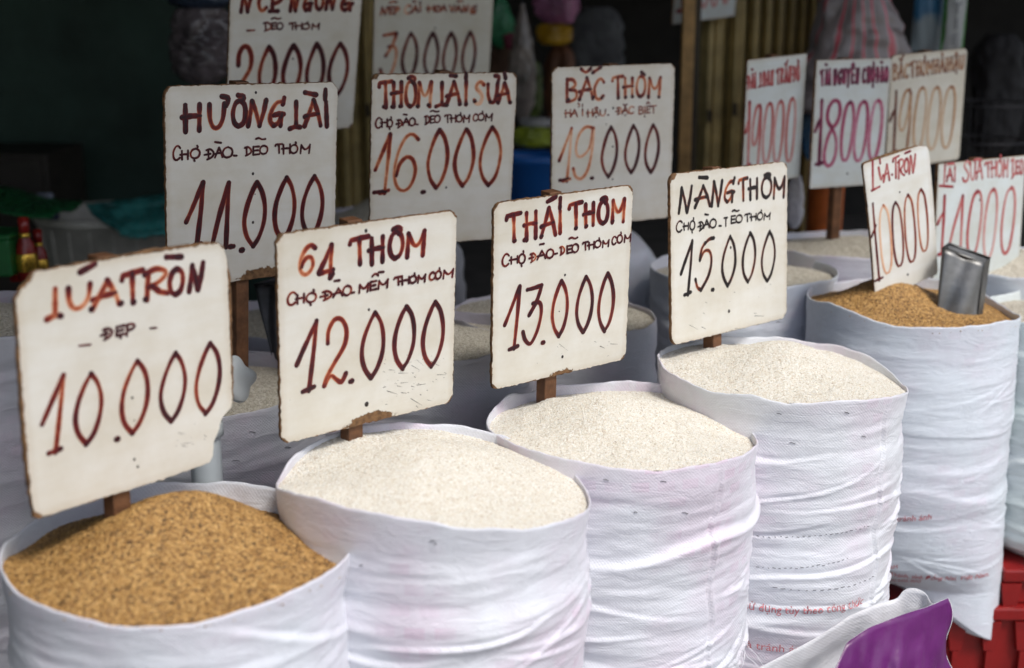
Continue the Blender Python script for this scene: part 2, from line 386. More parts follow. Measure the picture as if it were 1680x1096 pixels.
    def hit(s, px, py, n=3):
        D3 = ray(px, py); Rr = s.R; 
        for _ in range(8):
            dx, dy = D3[0], D3[1]; A = dx*dx+dy*dy; B = -2*(dx*s.cx+dy*s.cy); q = B*B-4*A*(s.cx**2+s.cy**2-Rr**2)
            t = (-B-math.sqrt(max(q, 0)))/(2*A); P = CAM+D3*t; th = math.atan2(P[1]-s.cy, P[0]-s.cx)
            Rr = s.R*(s.taper+(1-s.taper)*max(0, min(1, (P[2]-s.zb)/(s.zr0-s.zb))))+s.bulge*.8
        return th, P[2]
    def build(s, mat, label, nt=320, nz=250, group='open sacks of rice standing in rows'):
        e = thing('rice_sack', label, 'sack', (s.cx, s.cy, s.zb), group=group)
        th = np.linspace(0, 2*np.pi, nt, endpoint=False); zr = s.rim(th)
        zr = zr+.0030*pnoise(th/(2*np.pi), np.full_like(th, .5), 37, 2, s.seed+77)+.0025*np.interp(th, np.linspace(0, 2*np.pi, 23), np.r_[(a := np.random.default_rng(s.seed).normal(0, 1, 22)), a[0]])
        rows = []; uvr = []
        for i in range(nz+1):
            t = (i/nz); zz = s.zb+(zr-s.zb)*t
            if s.corner:
                dt = (th-s.corner+np.pi) % (2*np.pi)-np.pi
                zz = zz-.125*np.exp(-(abs(dt)/.60)**2)*np.clip(1-t/.5, 0, 1)**1.2
            rr = s.radius(th, zz); rows.append((rr, zz)); uvr.append(zz)
        ro, zo = rows[-1]
        wob = .0018*np.sin(th*17+s.seed)+.0012*np.sin(th*41)
        for (dr, dz) in ((-.0006, .0010), (-.0018, .0017), (-.0032, .0010), (-.0038, -.003)):
            rows.append((np.maximum(ro+dr, s.R-.0035+dr*.3), zo+dz+wob*.3)); uvr.append(zo+dz)
        fold = .007*pnoise(th/(2*np.pi), np.full_like(th, .3), 17, 3, s.seed+9)+.004*pnoise(th/(2*np.pi), np.full_like(th, .6), 43, 3, s.seed+19)
        for k in range(1, 9):
            zi = zo-.004-.012*k; ri = ro-.0040-.0006*k+(fold+.004*pnoise(th/(2*np.pi), np.full_like(th, k/9), 30, 6, s.seed+29))*min(k, 4)*.6
            rows.append((np.minimum(ri, s.radius(th, zi)-.0028), zi)); uvr.append(zo-.012*k)
        # bottom cap ring
        r0, z0 = rows[0]; rows.insert(0, (r0*.02, z0)); uvr.insert(0, z0)
        n = len(rows); P = np.zeros((n, nt, 3))
        for i, (rr, zz) in enumerate(rows):
            P[i, :, 0] = rr*np.cos(th); P[i, :, 1] = rr*np.sin(th); P[i, :, 2] = zz-s.zb
        idx = np.arange(n*nt).reshape(n, nt); a = idx[:-1]; b = np.roll(idx, -1, 1)[:-1]; c = np.roll(idx, -1, 1)[1:]; d = idx[1:]
        F = np.stack([a, b, c, d], -1).reshape(-1, 4)
        me = bpy.data.meshes.new('sack_cloth')
        me.vertices.add(n*nt); me.vertices.foreach_set('co', P.reshape(-1))
        me.loops.add(F.size); me.loops.foreach_set('vertex_index', F.reshape(-1))
        me.polygons.add(len(F)); me.polygons.foreach_set('loop_start', np.arange(0, F.size, 4)); 
        me.update(calc_edges=True)
        uv = me.uv_layers.new(name='UVMap'); U = np.zeros((len(F), 4, 2))
        tt = np.arange(nt)*2*np.pi*s.R/nt; t2 = tt+2*np.pi*s.R/nt
        Z = np.array([z if np.ndim(z) else np.full(nt, z) for z in uvr])
        u0 = np.broadcast_to(tt, (n-1, nt)); u1 = np.broadcast_to(t2, (n-1, nt))
        Zr = np.roll(Z, -1, 1)
        U = np.stack([np.stack([u0, Z[:-1]], -1), np.stack([u1, Zr[:-1]], -1), np.stack([u1, Zr[1:]], -1), np.stack([u0, Z[1:]], -1)], 2)
        uv.data.foreach_set('uv', U.reshape(-1).astype(np.float32))
        me.validate()
        s.obj = e
        link('cloth', me, mat, e)
        return e
    def surf(s, th, z, off=.0012):
        r = s.radius(np.array([th]), np.array([z]))[0]+off
        return (r*math.cos(th), r*math.sin(th), z-s.zb)
    def heap(s, label, grain, bed, count, gsize, n=90, grp='heaps of loose rice in the sacks', name='rice_heap', dents=()):
        """the loose grain: a lumpy mound filling the sack, grains scattered over it"""
        vs = []; fs = []; NR, NT = n//2, n
        rg = np.random.default_rng(s.seed+40)
        ths = 2*np.pi*np.arange(NT)/NT; edge = np.minimum(s.R-.0045, s.radius(ths, s.rim(ths)-(s.dropf+(s.drop-s.dropf)*(.5+.5*np.sin(ths))))-.0035)
        for i in range(NR+1):
            rho = i/NR
            for k in range(NT):
                th = 2*math.pi*k/NT; zr = float(s.rim(th))
                rr = float(edge[k])*rho; x, y = rr*math.cos(th), rr*math.sin(th)
                back = .5+.5*math.sin(th); drop = s.dropf+(s.drop-s.dropf)*back
                zrm = float(s.zr.mean())
                ex, ey = (x-s.off[0])/s.R, (y-s.off[1])/s.R; q = math.sqrt(ex*ex+ey*ey)
                env = max(0, 1-rho**2.2)
                zz = zrm*(1-rho**2)+zr*rho**2-drop*(rho**1.5)+s.H*math.exp(-(q/.55)**2*s.hp)*env
                zz += .006*float(pnoise(np.array([.5+ex*.3]), np.array([.5+ey*.3]), 9, 9, s.seed+3)[0])+.0025*float(pnoise(np.array([.5+ex*.4]), np.array([.5+ey*.4]), 26, 26, s.seed+4)[0])
                for (dx, dy, dr, dz) in dents:
                    zz += dz*math.exp(-((x-dx)**2+(y-dy)**2)/dr**2)
                vs.append((x, y, zz-s.zr0))
                if i == 0: break
            if i == 0: continue
            b0 = 1+(i-1)*NT; b1 = b0-NT
            for k in range(NT):
                k2 = (k+1) % NT
                if i == 1: fs.append((0, b0+k, b0+k2))
                else: fs.append((b1+k, b0+k, b0+k2, b1+k2))
        me = mesh('rice_heap', vs, fs); o = link(name, me, [bed, grain], None, (s.cx, s.cy, s.zr0))
        tag(o, label, 'rice', grp, 'stuff')
        md = o.modifiers.new('grains', 'NODES'); md.node_group = grain_nodes(grain, gsize, count/(math.pi*s.R**2), s.seed)
        return o

_gc = {}
def grain_nodes(mat, size, density, seed):
    key = (mat.name, size, round(density), seed)
    if key in _gc: return _gc[key]
    ng = bpy.data.node_groups.new('grains', 'GeometryNodeTree'); _gc[key] = ng
    ng.interface.new_socket('Geometry', in_out='INPUT', socket_type='NodeSocketGeometry'); ng.interface.new_socket('Geometry', in_out='OUTPUT', socket_type='NodeSocketGeometry')
    N = ng.nodes.new; Lk = ng.links.new
    gi = N('NodeGroupInput'); go = N('NodeGroupOutput')
    dp = N('GeometryNodeDistributePointsOnFaces'); dp.inputs['Density'].default_value = density; dp.inputs['Seed'].default_value = seed
    Lk(gi.outputs[0], dp.inputs['Mesh'])
    sp = N('GeometryNodeMeshUVSphere'); sp.inputs['Segments'].default_value = 6; sp.inputs['Rings'].default_value = 5; sp.inputs['Radius'].default_value = 1
    tr = N('GeometryNodeTransform'); tr.inputs['Rotation'].default_value = (0, R(90), 0); Lk(sp.outputs[0], tr.inputs[0])
    tr2 = N('GeometryNodeTransform'); tr2.inputs['Scale'].default_value = (size[0], size[1], size[1]*.8); Lk(tr.outputs[0], tr2.inputs[0])
    sm = N('GeometryNodeSetMaterial'); sm.inputs['Material'].default_value = mat; Lk(tr2.outputs[0], sm.inputs[0])
    ss = N('GeometryNodeSetShadeSmooth'); Lk(sm.outputs[0], ss.inputs[0])
    rv = N('FunctionNodeRandomValue'); rv.data_type = 'FLOAT_VECTOR'; rv.inputs[0].default_value = (-.35, -.42, 0); rv.inputs[1].default_value = (.35, .42, 6.283)
    er = N('FunctionNodeEulerToRotation'); Lk(rv.outputs[0], er.inputs[0])
    rr = N('FunctionNodeRotateRotation'); rr.rotation_space = 'LOCAL'; Lk(dp.outputs['Rotation'], rr.inputs[0]); Lk(er.outputs[0], rr.inputs[1])
    ins = N('GeometryNodeInstanceOnPoints'); Lk(dp.outputs['Points'], ins.inputs['Points']); Lk(ss.outputs[0], ins.inputs['Instance']); Lk(rr.outputs[0], ins.inputs['Rotation'])
    rs = N('FunctionNodeRandomValue'); rs.data_type = 'FLOAT'; rs.inputs[2].default_value = .75; rs.inputs[3].default_value = 1.2; Lk(rs.outputs[1], ins.inputs['Scale'])
    j = N('GeometryNodeJoinGeometry'); Lk(gi.outputs[0], j.inputs[0]); Lk(ins.outputs[0], j.inputs[0]); Lk(j.outputs[0], go.inputs[0])
    return ng

GR = (.0036, .00115); GP = (.0046, .0020)
S1 = Sack((20, 905), (582, 900), [(25, 971), (103, 1010), (214, 1034), (321, 1027), (428, 992), (528, 946)], [(12, 876), (53, 850), (130, 818), (228, 797), (314, 792), (421, 797), (493, 820), (552, 858)], drop=.036, dropf=.003, H=.060, amp=1.5, taper=1.0, bulge=.006, seed=1, off=(-.005, .01), hp=.55)
S2 = Sack((457, 790), (971, 825), [(482, 805), (516, 820), (592, 838), (668, 852), (744, 865), (820, 870), (896, 864), (945, 851)], [(486, 745), (540, 712), (607, 698), (664, 695), (740, 699), (827, 720), (896, 746), (948, 782)], drop=.010, dropf=.002, H=.036, taper=.93, bulge=.003, amp=1.45, seed=2, hp=.7)
S3 = Sack((797, 695), (1242, 728), [(807, 709), (848, 727), (929, 755), (984, 766), (1051, 773), (1119, 772), (1178, 761), (1230, 741)], [(839, 654), (916, 632), (997, 625), (1074, 628), (1128, 640), (1187, 660), (1225, 690)], drop=.018, dropf=.002, H=.040, taper=.93, bulge=.003, amp=1.45, seed=3, off=(-.03, .02), hp=.9)
S4 = Sack((1078, 590), (1484, 634), [(1098, 614), (1144, 635), (1207, 649), (1270, 659), (1354, 662), (1417, 658), (1463, 649)], [(1088, 573), (1106, 565), (1144, 557), (1240, 552), (1354, 563), (1396, 576), (1438, 594), (1469, 616)], drop=.013, dropf=.002, H=.040, taper=.935, bulge=.003, amp=1.35, seed=4, off=(-.02, .0), hp=.8)
S5 = Sack((1327, 488), (1664, 516), [(1354, 495), (1396, 513), (1459, 532), (1522, 539), (1585, 536), (1640, 527)], [(1345, 470), (1420, 457), (1500, 455), (1580, 468), (1640, 495)], drop=.024, dropf=.008, H=.045, seed=5, zb=.20, taper=.93, off=(-.03, .03), corner=-.50, amp=.55)
S4.seam = S4.hit(1441, 850)[0]; S3.seam = S3.hit(1172, 950)[0]
S1.build(M['sack1'], 'white woven sack heaped with brown paddy, nearest at the bottom left corner', 360, 230)
S2.build(M['sack2'], 'white woven sack with pale mauve patches under the 12.000 sign', 360, 250)
S3.build(M['sack3'], 'white woven sack of rice under the 13.000 sign, third in the front row', 360, 250)
S4.build(M['sack4'], 'white woven sack with faded red print under the 15.000 sign', 360, 250)
S5.build(M['sack5'], 'tall cool-white sack of paddy holding the tin scoop, red address print near its base', 320, 220)
S1.heap('heap of golden brown paddy in the nearest sack at bottom left', M['paddy'], M['paddy_b'], 42000, GP, name='paddy_heap')
def foot(sk, px, py, d):
    p = at(px, py, d); return (p[0]-sk.cx, p[1]-sk.cy, .028, .008)
S2.heap('cream rice heaped in the sack under the 12.000 sign', M['rice'], M['rice_b'], 64000, GR, dents=(foot(S2, 585, 725, 1.93), (.09, -.05, .07, -.006), (-.05, -.09, .05, .004)))
S3.heap('cream rice heaped in the sack under the 13.000 sign', M['rice'], M['rice_b'], 64000, GR, dents=(foot(S3, 905, 655, 2.18), (-.10, -.03, .06, -.006), (.08, .03, .06, .004)))
S4.heap('creamy white rice heaped in the sack under the 15.000 sign', M['rice'], M['rice_b'], 56000, GR, dents=(foot(S4, 1180, 565, 2.41), (.03, .03, .07, .010), (.10, -.02, .05, -.006), (-.10, .0, .06, -.006)))
S5.heap('golden brown paddy in the tall sack with the tin scoop standing in it', M['paddy'], M['paddy_b'], 30000, GP, name='paddy_heap', dents=((.06, -.02, .07, -.022), (-.09, .0, .09, .012)))
rest = [  # L, R, label, material, extra
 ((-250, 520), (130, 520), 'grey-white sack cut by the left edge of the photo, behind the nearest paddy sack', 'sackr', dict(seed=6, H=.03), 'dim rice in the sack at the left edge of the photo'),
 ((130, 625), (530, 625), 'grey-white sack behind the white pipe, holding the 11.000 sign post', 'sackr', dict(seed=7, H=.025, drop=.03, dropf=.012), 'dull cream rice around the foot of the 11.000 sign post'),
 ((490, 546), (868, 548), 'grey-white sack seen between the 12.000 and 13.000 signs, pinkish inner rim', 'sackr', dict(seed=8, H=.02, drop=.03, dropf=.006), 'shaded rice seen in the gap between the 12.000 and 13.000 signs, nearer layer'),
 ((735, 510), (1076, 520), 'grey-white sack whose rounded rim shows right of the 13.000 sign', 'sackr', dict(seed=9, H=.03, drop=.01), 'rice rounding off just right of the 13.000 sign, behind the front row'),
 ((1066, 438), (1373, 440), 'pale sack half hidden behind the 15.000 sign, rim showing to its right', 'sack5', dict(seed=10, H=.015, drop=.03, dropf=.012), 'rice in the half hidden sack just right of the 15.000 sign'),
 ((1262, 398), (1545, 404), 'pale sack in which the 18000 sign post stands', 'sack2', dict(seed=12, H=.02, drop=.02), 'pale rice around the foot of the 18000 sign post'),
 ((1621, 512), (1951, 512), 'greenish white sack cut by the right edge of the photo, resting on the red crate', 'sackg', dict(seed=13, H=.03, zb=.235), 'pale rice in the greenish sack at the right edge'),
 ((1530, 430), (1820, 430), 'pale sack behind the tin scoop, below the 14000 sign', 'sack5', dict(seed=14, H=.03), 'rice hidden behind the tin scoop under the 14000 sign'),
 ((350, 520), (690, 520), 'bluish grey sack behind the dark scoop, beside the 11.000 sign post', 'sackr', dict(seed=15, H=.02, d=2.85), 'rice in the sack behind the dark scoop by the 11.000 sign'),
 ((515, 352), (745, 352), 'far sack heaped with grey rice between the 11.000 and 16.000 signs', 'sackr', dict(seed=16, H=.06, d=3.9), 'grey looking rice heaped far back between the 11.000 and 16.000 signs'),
]
SR = []
for i, (L, Rr, lab, mt, ex, hl) in enumerate(rest):
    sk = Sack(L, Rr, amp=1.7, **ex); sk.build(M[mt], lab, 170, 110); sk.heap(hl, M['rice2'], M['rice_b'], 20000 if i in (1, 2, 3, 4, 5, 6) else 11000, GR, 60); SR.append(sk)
# a closed, tied sack behind the 19.000 sign
def closed_sack(px0, px1, ytop, d, label, mat, seed):
    a, b = at(px0, ytop, d), at(px1, ytop, d); c = (a+b)/2; Rr = (b-a)[0]/2; zt = c[2]
    e = thing('full_sack', label, 'sack', (c[0], c[1], 0), group='closed sacks behind the rice')
    nt, nz = 120, 90; vs = []; fs = []
    for i in range(nz+1):
        t = i/nz
        for k in range(nt):
            th = 2*math.pi*k/nt
            env = (1-max(0, (t-.82)/.18)**2.2)**.5 if t < 1 else .05
            env *= 1-.12*max(0, (.12-t)/.12)
            nz_ = float(pnoise(np.array([k/nt]), np.array([t]), 8, 16, seed)[0])*.02+float(pnoise(np.array([k/nt]), np.array([t]), 20, 50, seed+1)[0])*.007
            r = Rr*env+nz_*min(1, env*1.2); vs.append((r*math.cos(th), r*.8*math.sin(th), t*zt+.012*math.cos(2*th)*t))
        if i: 
            for k in range(nt): k2 = (k+1) % nt; fs.append(((i-1)*nt+k, (i-1)*nt+k2, i*nt+k2, i*nt+k))
    fs.append(tuple(nz*nt+k for k in range(nt)))
    me = mesh('sack_cloth', vs, fs); uvl = me.uv_layers.new(name='UVMap')
    for lp in me.loops:
        v = me.vertices[lp.vertex_index].co; uvl.data[lp.index].uv = (math.atan2(v.y, v.x)*Rr, v.z)
    link('cloth', me, mat, e)
    MB().tube([(0, 0, zt-.01), (.004, 0, zt+.03), (.012, .004, zt+.055)], [.02, .012, .022], 10).build('tied_neck', mat, e, smooth=True)
closed_sack(880, 1088, 372, 3.25, 'bulging closed grey sack behind the 13.000 sign, below the 19.000 sign', M['sack5'], 31)
closed_sack(700, 766, 398, 3.5, 'narrow closed grey sack at the dark gap under the 16.000 sign', M['sackr'], 33)

# ------------------------------------------------------------------ printed lettering and stitches on the sacks
def text_mesh(body, size=1.0, res=2):
    cu = bpy.data.curves.new('t', 'FONT'); cu.body = body; cu.size = size; cu.resolution_u = res
    ob = bpy.data.objects.new('t', cu); COL.objects.link(ob)
    dg = bpy.context.evaluated_depsgraph_get(); ev = ob.evaluated_get(dg); me = ev.to_mesh()
    vs = [tuple(v.co) for v in me.vertices]; fs = [tuple(p.vertices) for p in me.polygons]
    ev.to_mesh_clear(); bpy.data.objects.remove(ob); bpy.data.curves.remove(cu)
    return vs, fs
def print_on_sack(sk, body, p0, p1, hpx, mat):
    vs, fs = text_mesh(body, 1.0, 2); xs = [v[0] for v in vs]; x0, x1 = min(xs), max(xs)
    t0, z0 = sk.hit(*p0); t1, z1 = sk.hit(*p1); hh = hpx/FPX*(sk.d-.15)
    out = []
    for (x, y, _) in vs:
        f = (x-x0)/(x1-x0); th = t0+(t1-t0)*f; z = z0+(z1-z0)*f+y*hh/.72
        out.append(sk.surf(th, z, .0022))
    me = mesh('print', out, fs); return link('printed_lettering', me, mat, sk.obj)
print_on_sack(S4, 'sử dụng tùy theo công thức', (1221, 1000), (1414, 990), 15, M['print2'])
print_on_sack(S4, 'và tránh ánh nắng', (1214, 1062), (1372, 1068), 15, M['print2'])
print_on_sack(S5, 'và tránh ánh', (1452, 857), (1528, 852), 11, M['print'])
print_on_sack(S5, 'NAM', (1448, 942), (1473, 940), 7, M['print'])
print_on_sack(S5, 'Thành, tỉnh Đồng Nai, Việt Nam.', (1459, 957), (1613, 942), 10, M['print'])
print_on_sack(S5, '500.500.902', (1450, 974), (1522, 970), 8, M['print'])
def stitches(sk, rows, name='stitch_row'):
    for (p0, p1, n, sag) in rows:
        mb = MB(); t0, z0 = sk.hit(*p0); t1, z1 = sk.hit(*p1)
        for i in range(n):
            f = (i+.5)/n; th = t0+(t1-t0)*f; z = z0+(z1-z0)*f+random.uniform(-.001, .001)-sag*4*f*(1-f)
            dl = (t1-t0)/n*.22
            if n > 3: dl *= random.choice((.5, 1, 1, 1.4))
            a = Vector(sk.surf(th-dl, z, .0012)); b = Vector(sk.surf(th+dl, z+random.uniform(-.0012, .0012), .0012)); mb.tube([a, b], .00045, 5)
        o = mb.build(name, M['stitch'], sk.obj); tag(o, kind='stuff')
stitches(S4, [((1238, 880), (1430, 862), 22, .0), ((1238, 931), (1395, 915), 18, .002), ((1265, 963), (1438, 945), 16, .001)])
def marks(sk, pts):
    for (px, py, l) in pts:
        t0, z0 = sk.hit(px, py); t1, z1 = sk.hit(px+l, py+random.uniform(-1, 3))
        MB().tube([sk.surf(t0, z0, .0012), sk.surf((t0+t1)/2, (z0+z1)/2+.001, .0015), sk.surf(t1, z1, .0012)], .0005, 5).build('thread_end', M['stitch'], sk.obj)
marks(S2, [(706, 891, 8), (712, 896, 5), (585, 932, 6)])
marks(S3, [(990, 787, 9), (1084, 790, 10), (1122, 843, 10), (1040, 842, 6), (962, 935, 6)])
marks(S4, [(1274, 679, 8), (1388, 677, 7), (1296, 728, 10), (1418, 717, 7)])
marks(S4, [(1205, 640, 6)])
marks(SR[1], [(412, 710, 10), (383, 758, 12), (472, 735, 10)])
# loose threads hanging off the third sack
for (a, b, c) in (((1213, 1050), (1228, 1062), (1252, 1092)), ((1212, 1040), (1222, 1070), (1218, 1094)), ((1214, 1066), (1226, 1078), (1248, 1100))):
    pts = [at(*a, 2.02), at(*b, 1.96), at(*c, 1.95)]; pts = [Vector(p)-Vector((S3.cx, S3.cy, 0)) for p in pts]
    MB().tube([pts[0], (pts[0]+pts[1])/2+Vector((.002, 0, .003)), pts[1], (pts[1]+pts[2])/2+Vector((.001, 0, .002)), pts[2]], .0005, 5).build('loose_thread', M['white_in'], S3.obj)

# ------------------------------------------------------------------ hand lettering
def sm(pts, n=6):
    """Catmull-Rom through the points"""
    P = [pts[0]]+list(pts)+[pts[-1]]; out = []
    for i in range(1, len(P)-2):
        p0, p1, p2, p3 = [np.array(p, float) for p in P[i-1:i+3]]
        for k in range(n):
            t = k/n; out.append(.5*((2*p1)+(-p0+p2)*t+(2*p0-5*p1+4*p2-p3)*t*t+(-p0+3*p1-3*p2+p3)*t**3))
    out.append(np.array(pts[-1], float)); return out
# strokes: (points, smooth?, pigment base) in a unit box, v downwards
G = {
 '0': [([(.60, 0), (.38, .14), (.13, .38), (.03, .62), (.14, .84), (.42, 1)], 1), ([(.60, 0), (.84, .15), (.97, .38), (.92, .62), (.70, .86), (.42, 1)], 1)],
 'Q': [([(.72, 0), (.45, .07), (.20, .35), (.06, .68), (.12, .93), (.34, 1), (.62, .88), (.86, .55), (.97, .22), (.88, .03), (.72, 0)], 1)],
 'q': [([(.30, 0), (.08, .10), (.02, .35), (.15, .72), (.42, .97), (.72, 1), (.95, .85), (.92, .50), (.66, .12), (.30, 0)], 1)],
 '1': [([(0, .60), (.32, .38), (.90, 0)], 1), ([(.90, 0), (.78, .42), (.55, 1)], 0), ([(.28, 1), (.78, .955)], 0)],
 'I1': [([(.02, .48), (.35, .36), (.62, .30)], 0), ([(.80, 0), (.68, .40), (.45, 1)], 0), ([(.12, 1), (.85, .965)], 0)],
 'i1': [([(.0, .44), (.30, .33), (.42, .28)], 0), ([(.14, 0), (.35, .40), (.72, 1)], 0), ([(.3, 1), (1, .95)], 0)],
 '1L': [([(.03, .92), (.40, .48), (.90, 0)], 1), ([(.90, 0), (.82, .5), (.74, 1)], 0)],
 '2': [([(.17, .36), (.20, .16), (.45, .01), (.75, .03), (.93, .20), (.86, .42), (.50, .64), (.18, .84), (.04, 1)], 1), ([(.04, 1), (.28, .86), (.50, .92), (.72, .98), (.92, .86)], 1)],
 '3': [([(.25, .05), (.55, .03), (.95, .0)], 0), ([(.95, 0), (.70, .26), (.33, .50)], 1), ([(.52, .30), (.85, .30), (.92, .50), (.72, .80), (.40, 1), (.15, .92), (.04, .78)], 1)],
 '5': [([(.95, .02), (.70, .03), (.50, .10)], 1), ([(.50, .10), (.32, .22), (.24, .42)], 1), ([(.24, .42), (.45, .26), (.72, .26), (.82, .44), (.68, .72), (.28, .99)], 1), ([(.28, .99), (.12, .92), (.02, .78)], 1)],
 '6': [([(.97, .10), (.75, .0), (.48, .06), (.20, .30), (.04, .62), (.12, .90), (.40, 1), (.68, .90), (.86, .66), (.75, .45), (.52, .40), (.25, .52), (.10, .72)], 1)],
 '9': [([(.92, .03), (.60, .0), (.30, .15), (.16, .38), (.22, .55), (.45, .56), (.75, .40), (.92, .03)], 1), ([(.95, .03), (.88, .40), (.70, .80), (.40, 1), (.15, .95), (.04, .80)], 1)],
 '9r': [([(.85, .02), (.55, .04), (.25, .28), (.12, .55), (.30, .66), (.60, .50), (.90, .12), (.85, .02)], 1), ([(.92, .06), (.85, .50), (.62, 1)], 1)],
 '8': [([(.50, .42), (.22, .30), (.28, .12), (.60, 0), (.90, .03), (.95, .18), (.78, .34), (.50, .42), (.22, .58), (.03, .80), (.08, .96), (.35, 1), (.65, .86), (.72, .62), (.50, .42)], 1)],
 '4': [([(.88, 0), (.45, .45), (.02, .88)], 0), ([(.02, .90), (.98, .84)], 0), ([(.88, 0), (.82, .5), (.80, 1)], 0)],
 'A': [([(.55, 0), (.30, .50), (.04, .98)], 0), ([(.55, 0), (.80, .48), (.96, .96)], 0), ([(.05, .62), (.35, .56), (.80, .52)], 0)],
 'B': [([(.08, .02), (.06, 1)], 0), ([(.08, .04), (.60, .05), (.85, .28), (.35, .48)], 1), ([(.35, .48), (.90, .55), (.88, .86), (.30, 1), (.06, .97)], 1)],
 'C': [([(.95, .18), (.72, .02), (.38, .10), (.08, .48), (.18, .88), (.52, 1), (.90, .84)], 1)],
 'D': [([(.28, .08), (.30, .92)], 0), ([(.02, .12), (.50, .02), (.95, .35), (.85, .72), (.15, 1)], 1)],
 'Đ': [([(.40, .10), (.42, .92)], 0), ([(.20, .12), (.60, .05), (.97, .38), (.80, .75), (.28, 1)], 1), ([(0, .56), (.62, .48)], 0)],
 'E': [([(.12, .04), (.10, .98)], 0), ([(.12, .05), (.92, .02)], 0), ([(.12, .50), (.80, .46)], 0), ([(.10, .98), (.95, .92)], 0)],
 'G': [([(.98, 0), (.88, .22)], 0), ([(.88, .14), (.52, .16), (.15, .46), (.06, .80), (.30, .98)], 1), ([(.30, .60), (.70, .55), (.96, .58)], 0), ([(.84, .58), (.74, .98)], 0), ([(.30, .98), (.60, .86), (.80, .64)], 1)],
 'H': [([(.18, .02), (.20, 1)], 0), ([(.92, 0), (.90, .96)], 0), ([(0, .46), (.50, .42), (.92, .42)], 0)],
 'I': [([(.55, 0), (.45, 1)], 0)],
 'L': [([(.62, 0), (.60, .92)], 0), ([(.02, 1), (.50, .93), (.98, .95)], 0)],
 'M': [([(.14, .02), (.06, 1)], 0), ([(.14, .02), (.34, .42), (.52, .56), (.74, .40), (.96, 0)], 1), ([(.96, 0), (.86, 1)], 0)],
 'N': [([(.24, .02), (.16, .50), (.04, 1)], 0), ([(.24, .02), (.45, .48), (.62, 1)], 0), ([(.96, 0), (.84, .46), (.62, 1)], 0)],
 'O': [([(.55, 0), (.22, .12), (.03, .50), (.14, .86), (.45, 1)], 1), ([(.55, 0), (.88, .16), (.98, .52), (.80, .88), (.45, 1)], 1)],
 'P': [([(.20, .02), (.12, 1)], 0), ([(.04, .10), (.45, 0), (.95, .18), (.70, .46), (.18, .58)], 1)],
 'R': [([(.18, .06), (.12, 1)], 0), ([(.02, .12), (.50, 0), (.92, .16), (.70, .42), (.20, .58)], 1), ([(.35, .56), (.66, .80), (.98, .90)], 0)],
 'S': [([(.95, .14), (.66, 0), (.34, .10), (.26, .30), (.62, .50), (.80, .72), (.58, .98), (.20, 1), (.02, .84)], 1)],
 'T': [([(0, .20), (.04, .06), (.50, .03), (1, 0)], 0), ([(.50, .05), (.54, 1)], 0)],
 'U': [([(.06, .02), (.08, .60), (.30, .96), (.62, .95), (.86, .60), (.95, 0)], 1)],
 'V': [([(.02, .02), (.45, 1)], 0), ([(.98, 0), (.45, 1)], 0)],
 'Y': [([(.02, .02), (.45, .5)], 0), ([(.98, 0), (.45, .5), (.2, 1.2)], 0)],
 '-': [([(0, .5), (1, .5)], 0)],
 '.': [([(.45, .93), (.55, .97)], 0)],
 # with marks
 'Ơ': [], 'Ợ': [], 'Ư': [],
}
G['Ơ'] = G['O']+[([(.62, .02), (.80, -.14), (.72, -.30)], 0)]
G['Ợ'] = G['Ơ']+[([(.42, 1.16), (.46, 1.28)], 0)]
G['Ư'] = G['U']+[([(.95, .04), (1.10, -.16), (.82, -.24)], 0)]
G['ơ'] = G['O']+[([(.30, -.10), (.62, -.16), (.88, -.08), (.72, .08)], 1)]
G['À'] = G['A']+[([(.15, -.34), (.62, -.30)], 0)]
G['Ẻ'] = G['E']+[([(.1, -.30), (.4, -.40), (.7, -.30), (1, -.38)], 1)]
G['Ê'] = G['E']+[([(.1, -.14), (.5, -.34), (.9, -.14)], 0)]
G['Ắ'] = G['A']+[([(.2, -.30), (.5, -.14), (.8, -.30)], 1), ([(.8, -.3), (1.1, -.5)], 0)]
G['Ả'] = G['A']+[([(.4, -.40), (.7, -.34), (.55, -.16)], 1)]
G['Ậ'] = G['A']+[([(.3, -.14), (.55, -.36), (.8, -.14)], 0), ([(.5, 1.12), (.54, 1.22)], 0)]
G['Ặ'] = G['A']+[([(.25, -.34), (.5, -.18), (.8, -.36)], 1), ([(.5, 1.12), (.54, 1.22)], 0)]
G['Ỏ'] = G['O']+[([(.4, -.30), (.7, -.24), (.55, -.08)], 1)]
G['Ẹ'] = G['E']+[([(.5, 1.16), (.54, 1.26)], 0)]
G['Ệ'] = G['Ê']+[([(.5, 1.16), (.54, 1.26)], 0)]
G['Ọ'] = G['Ợ']

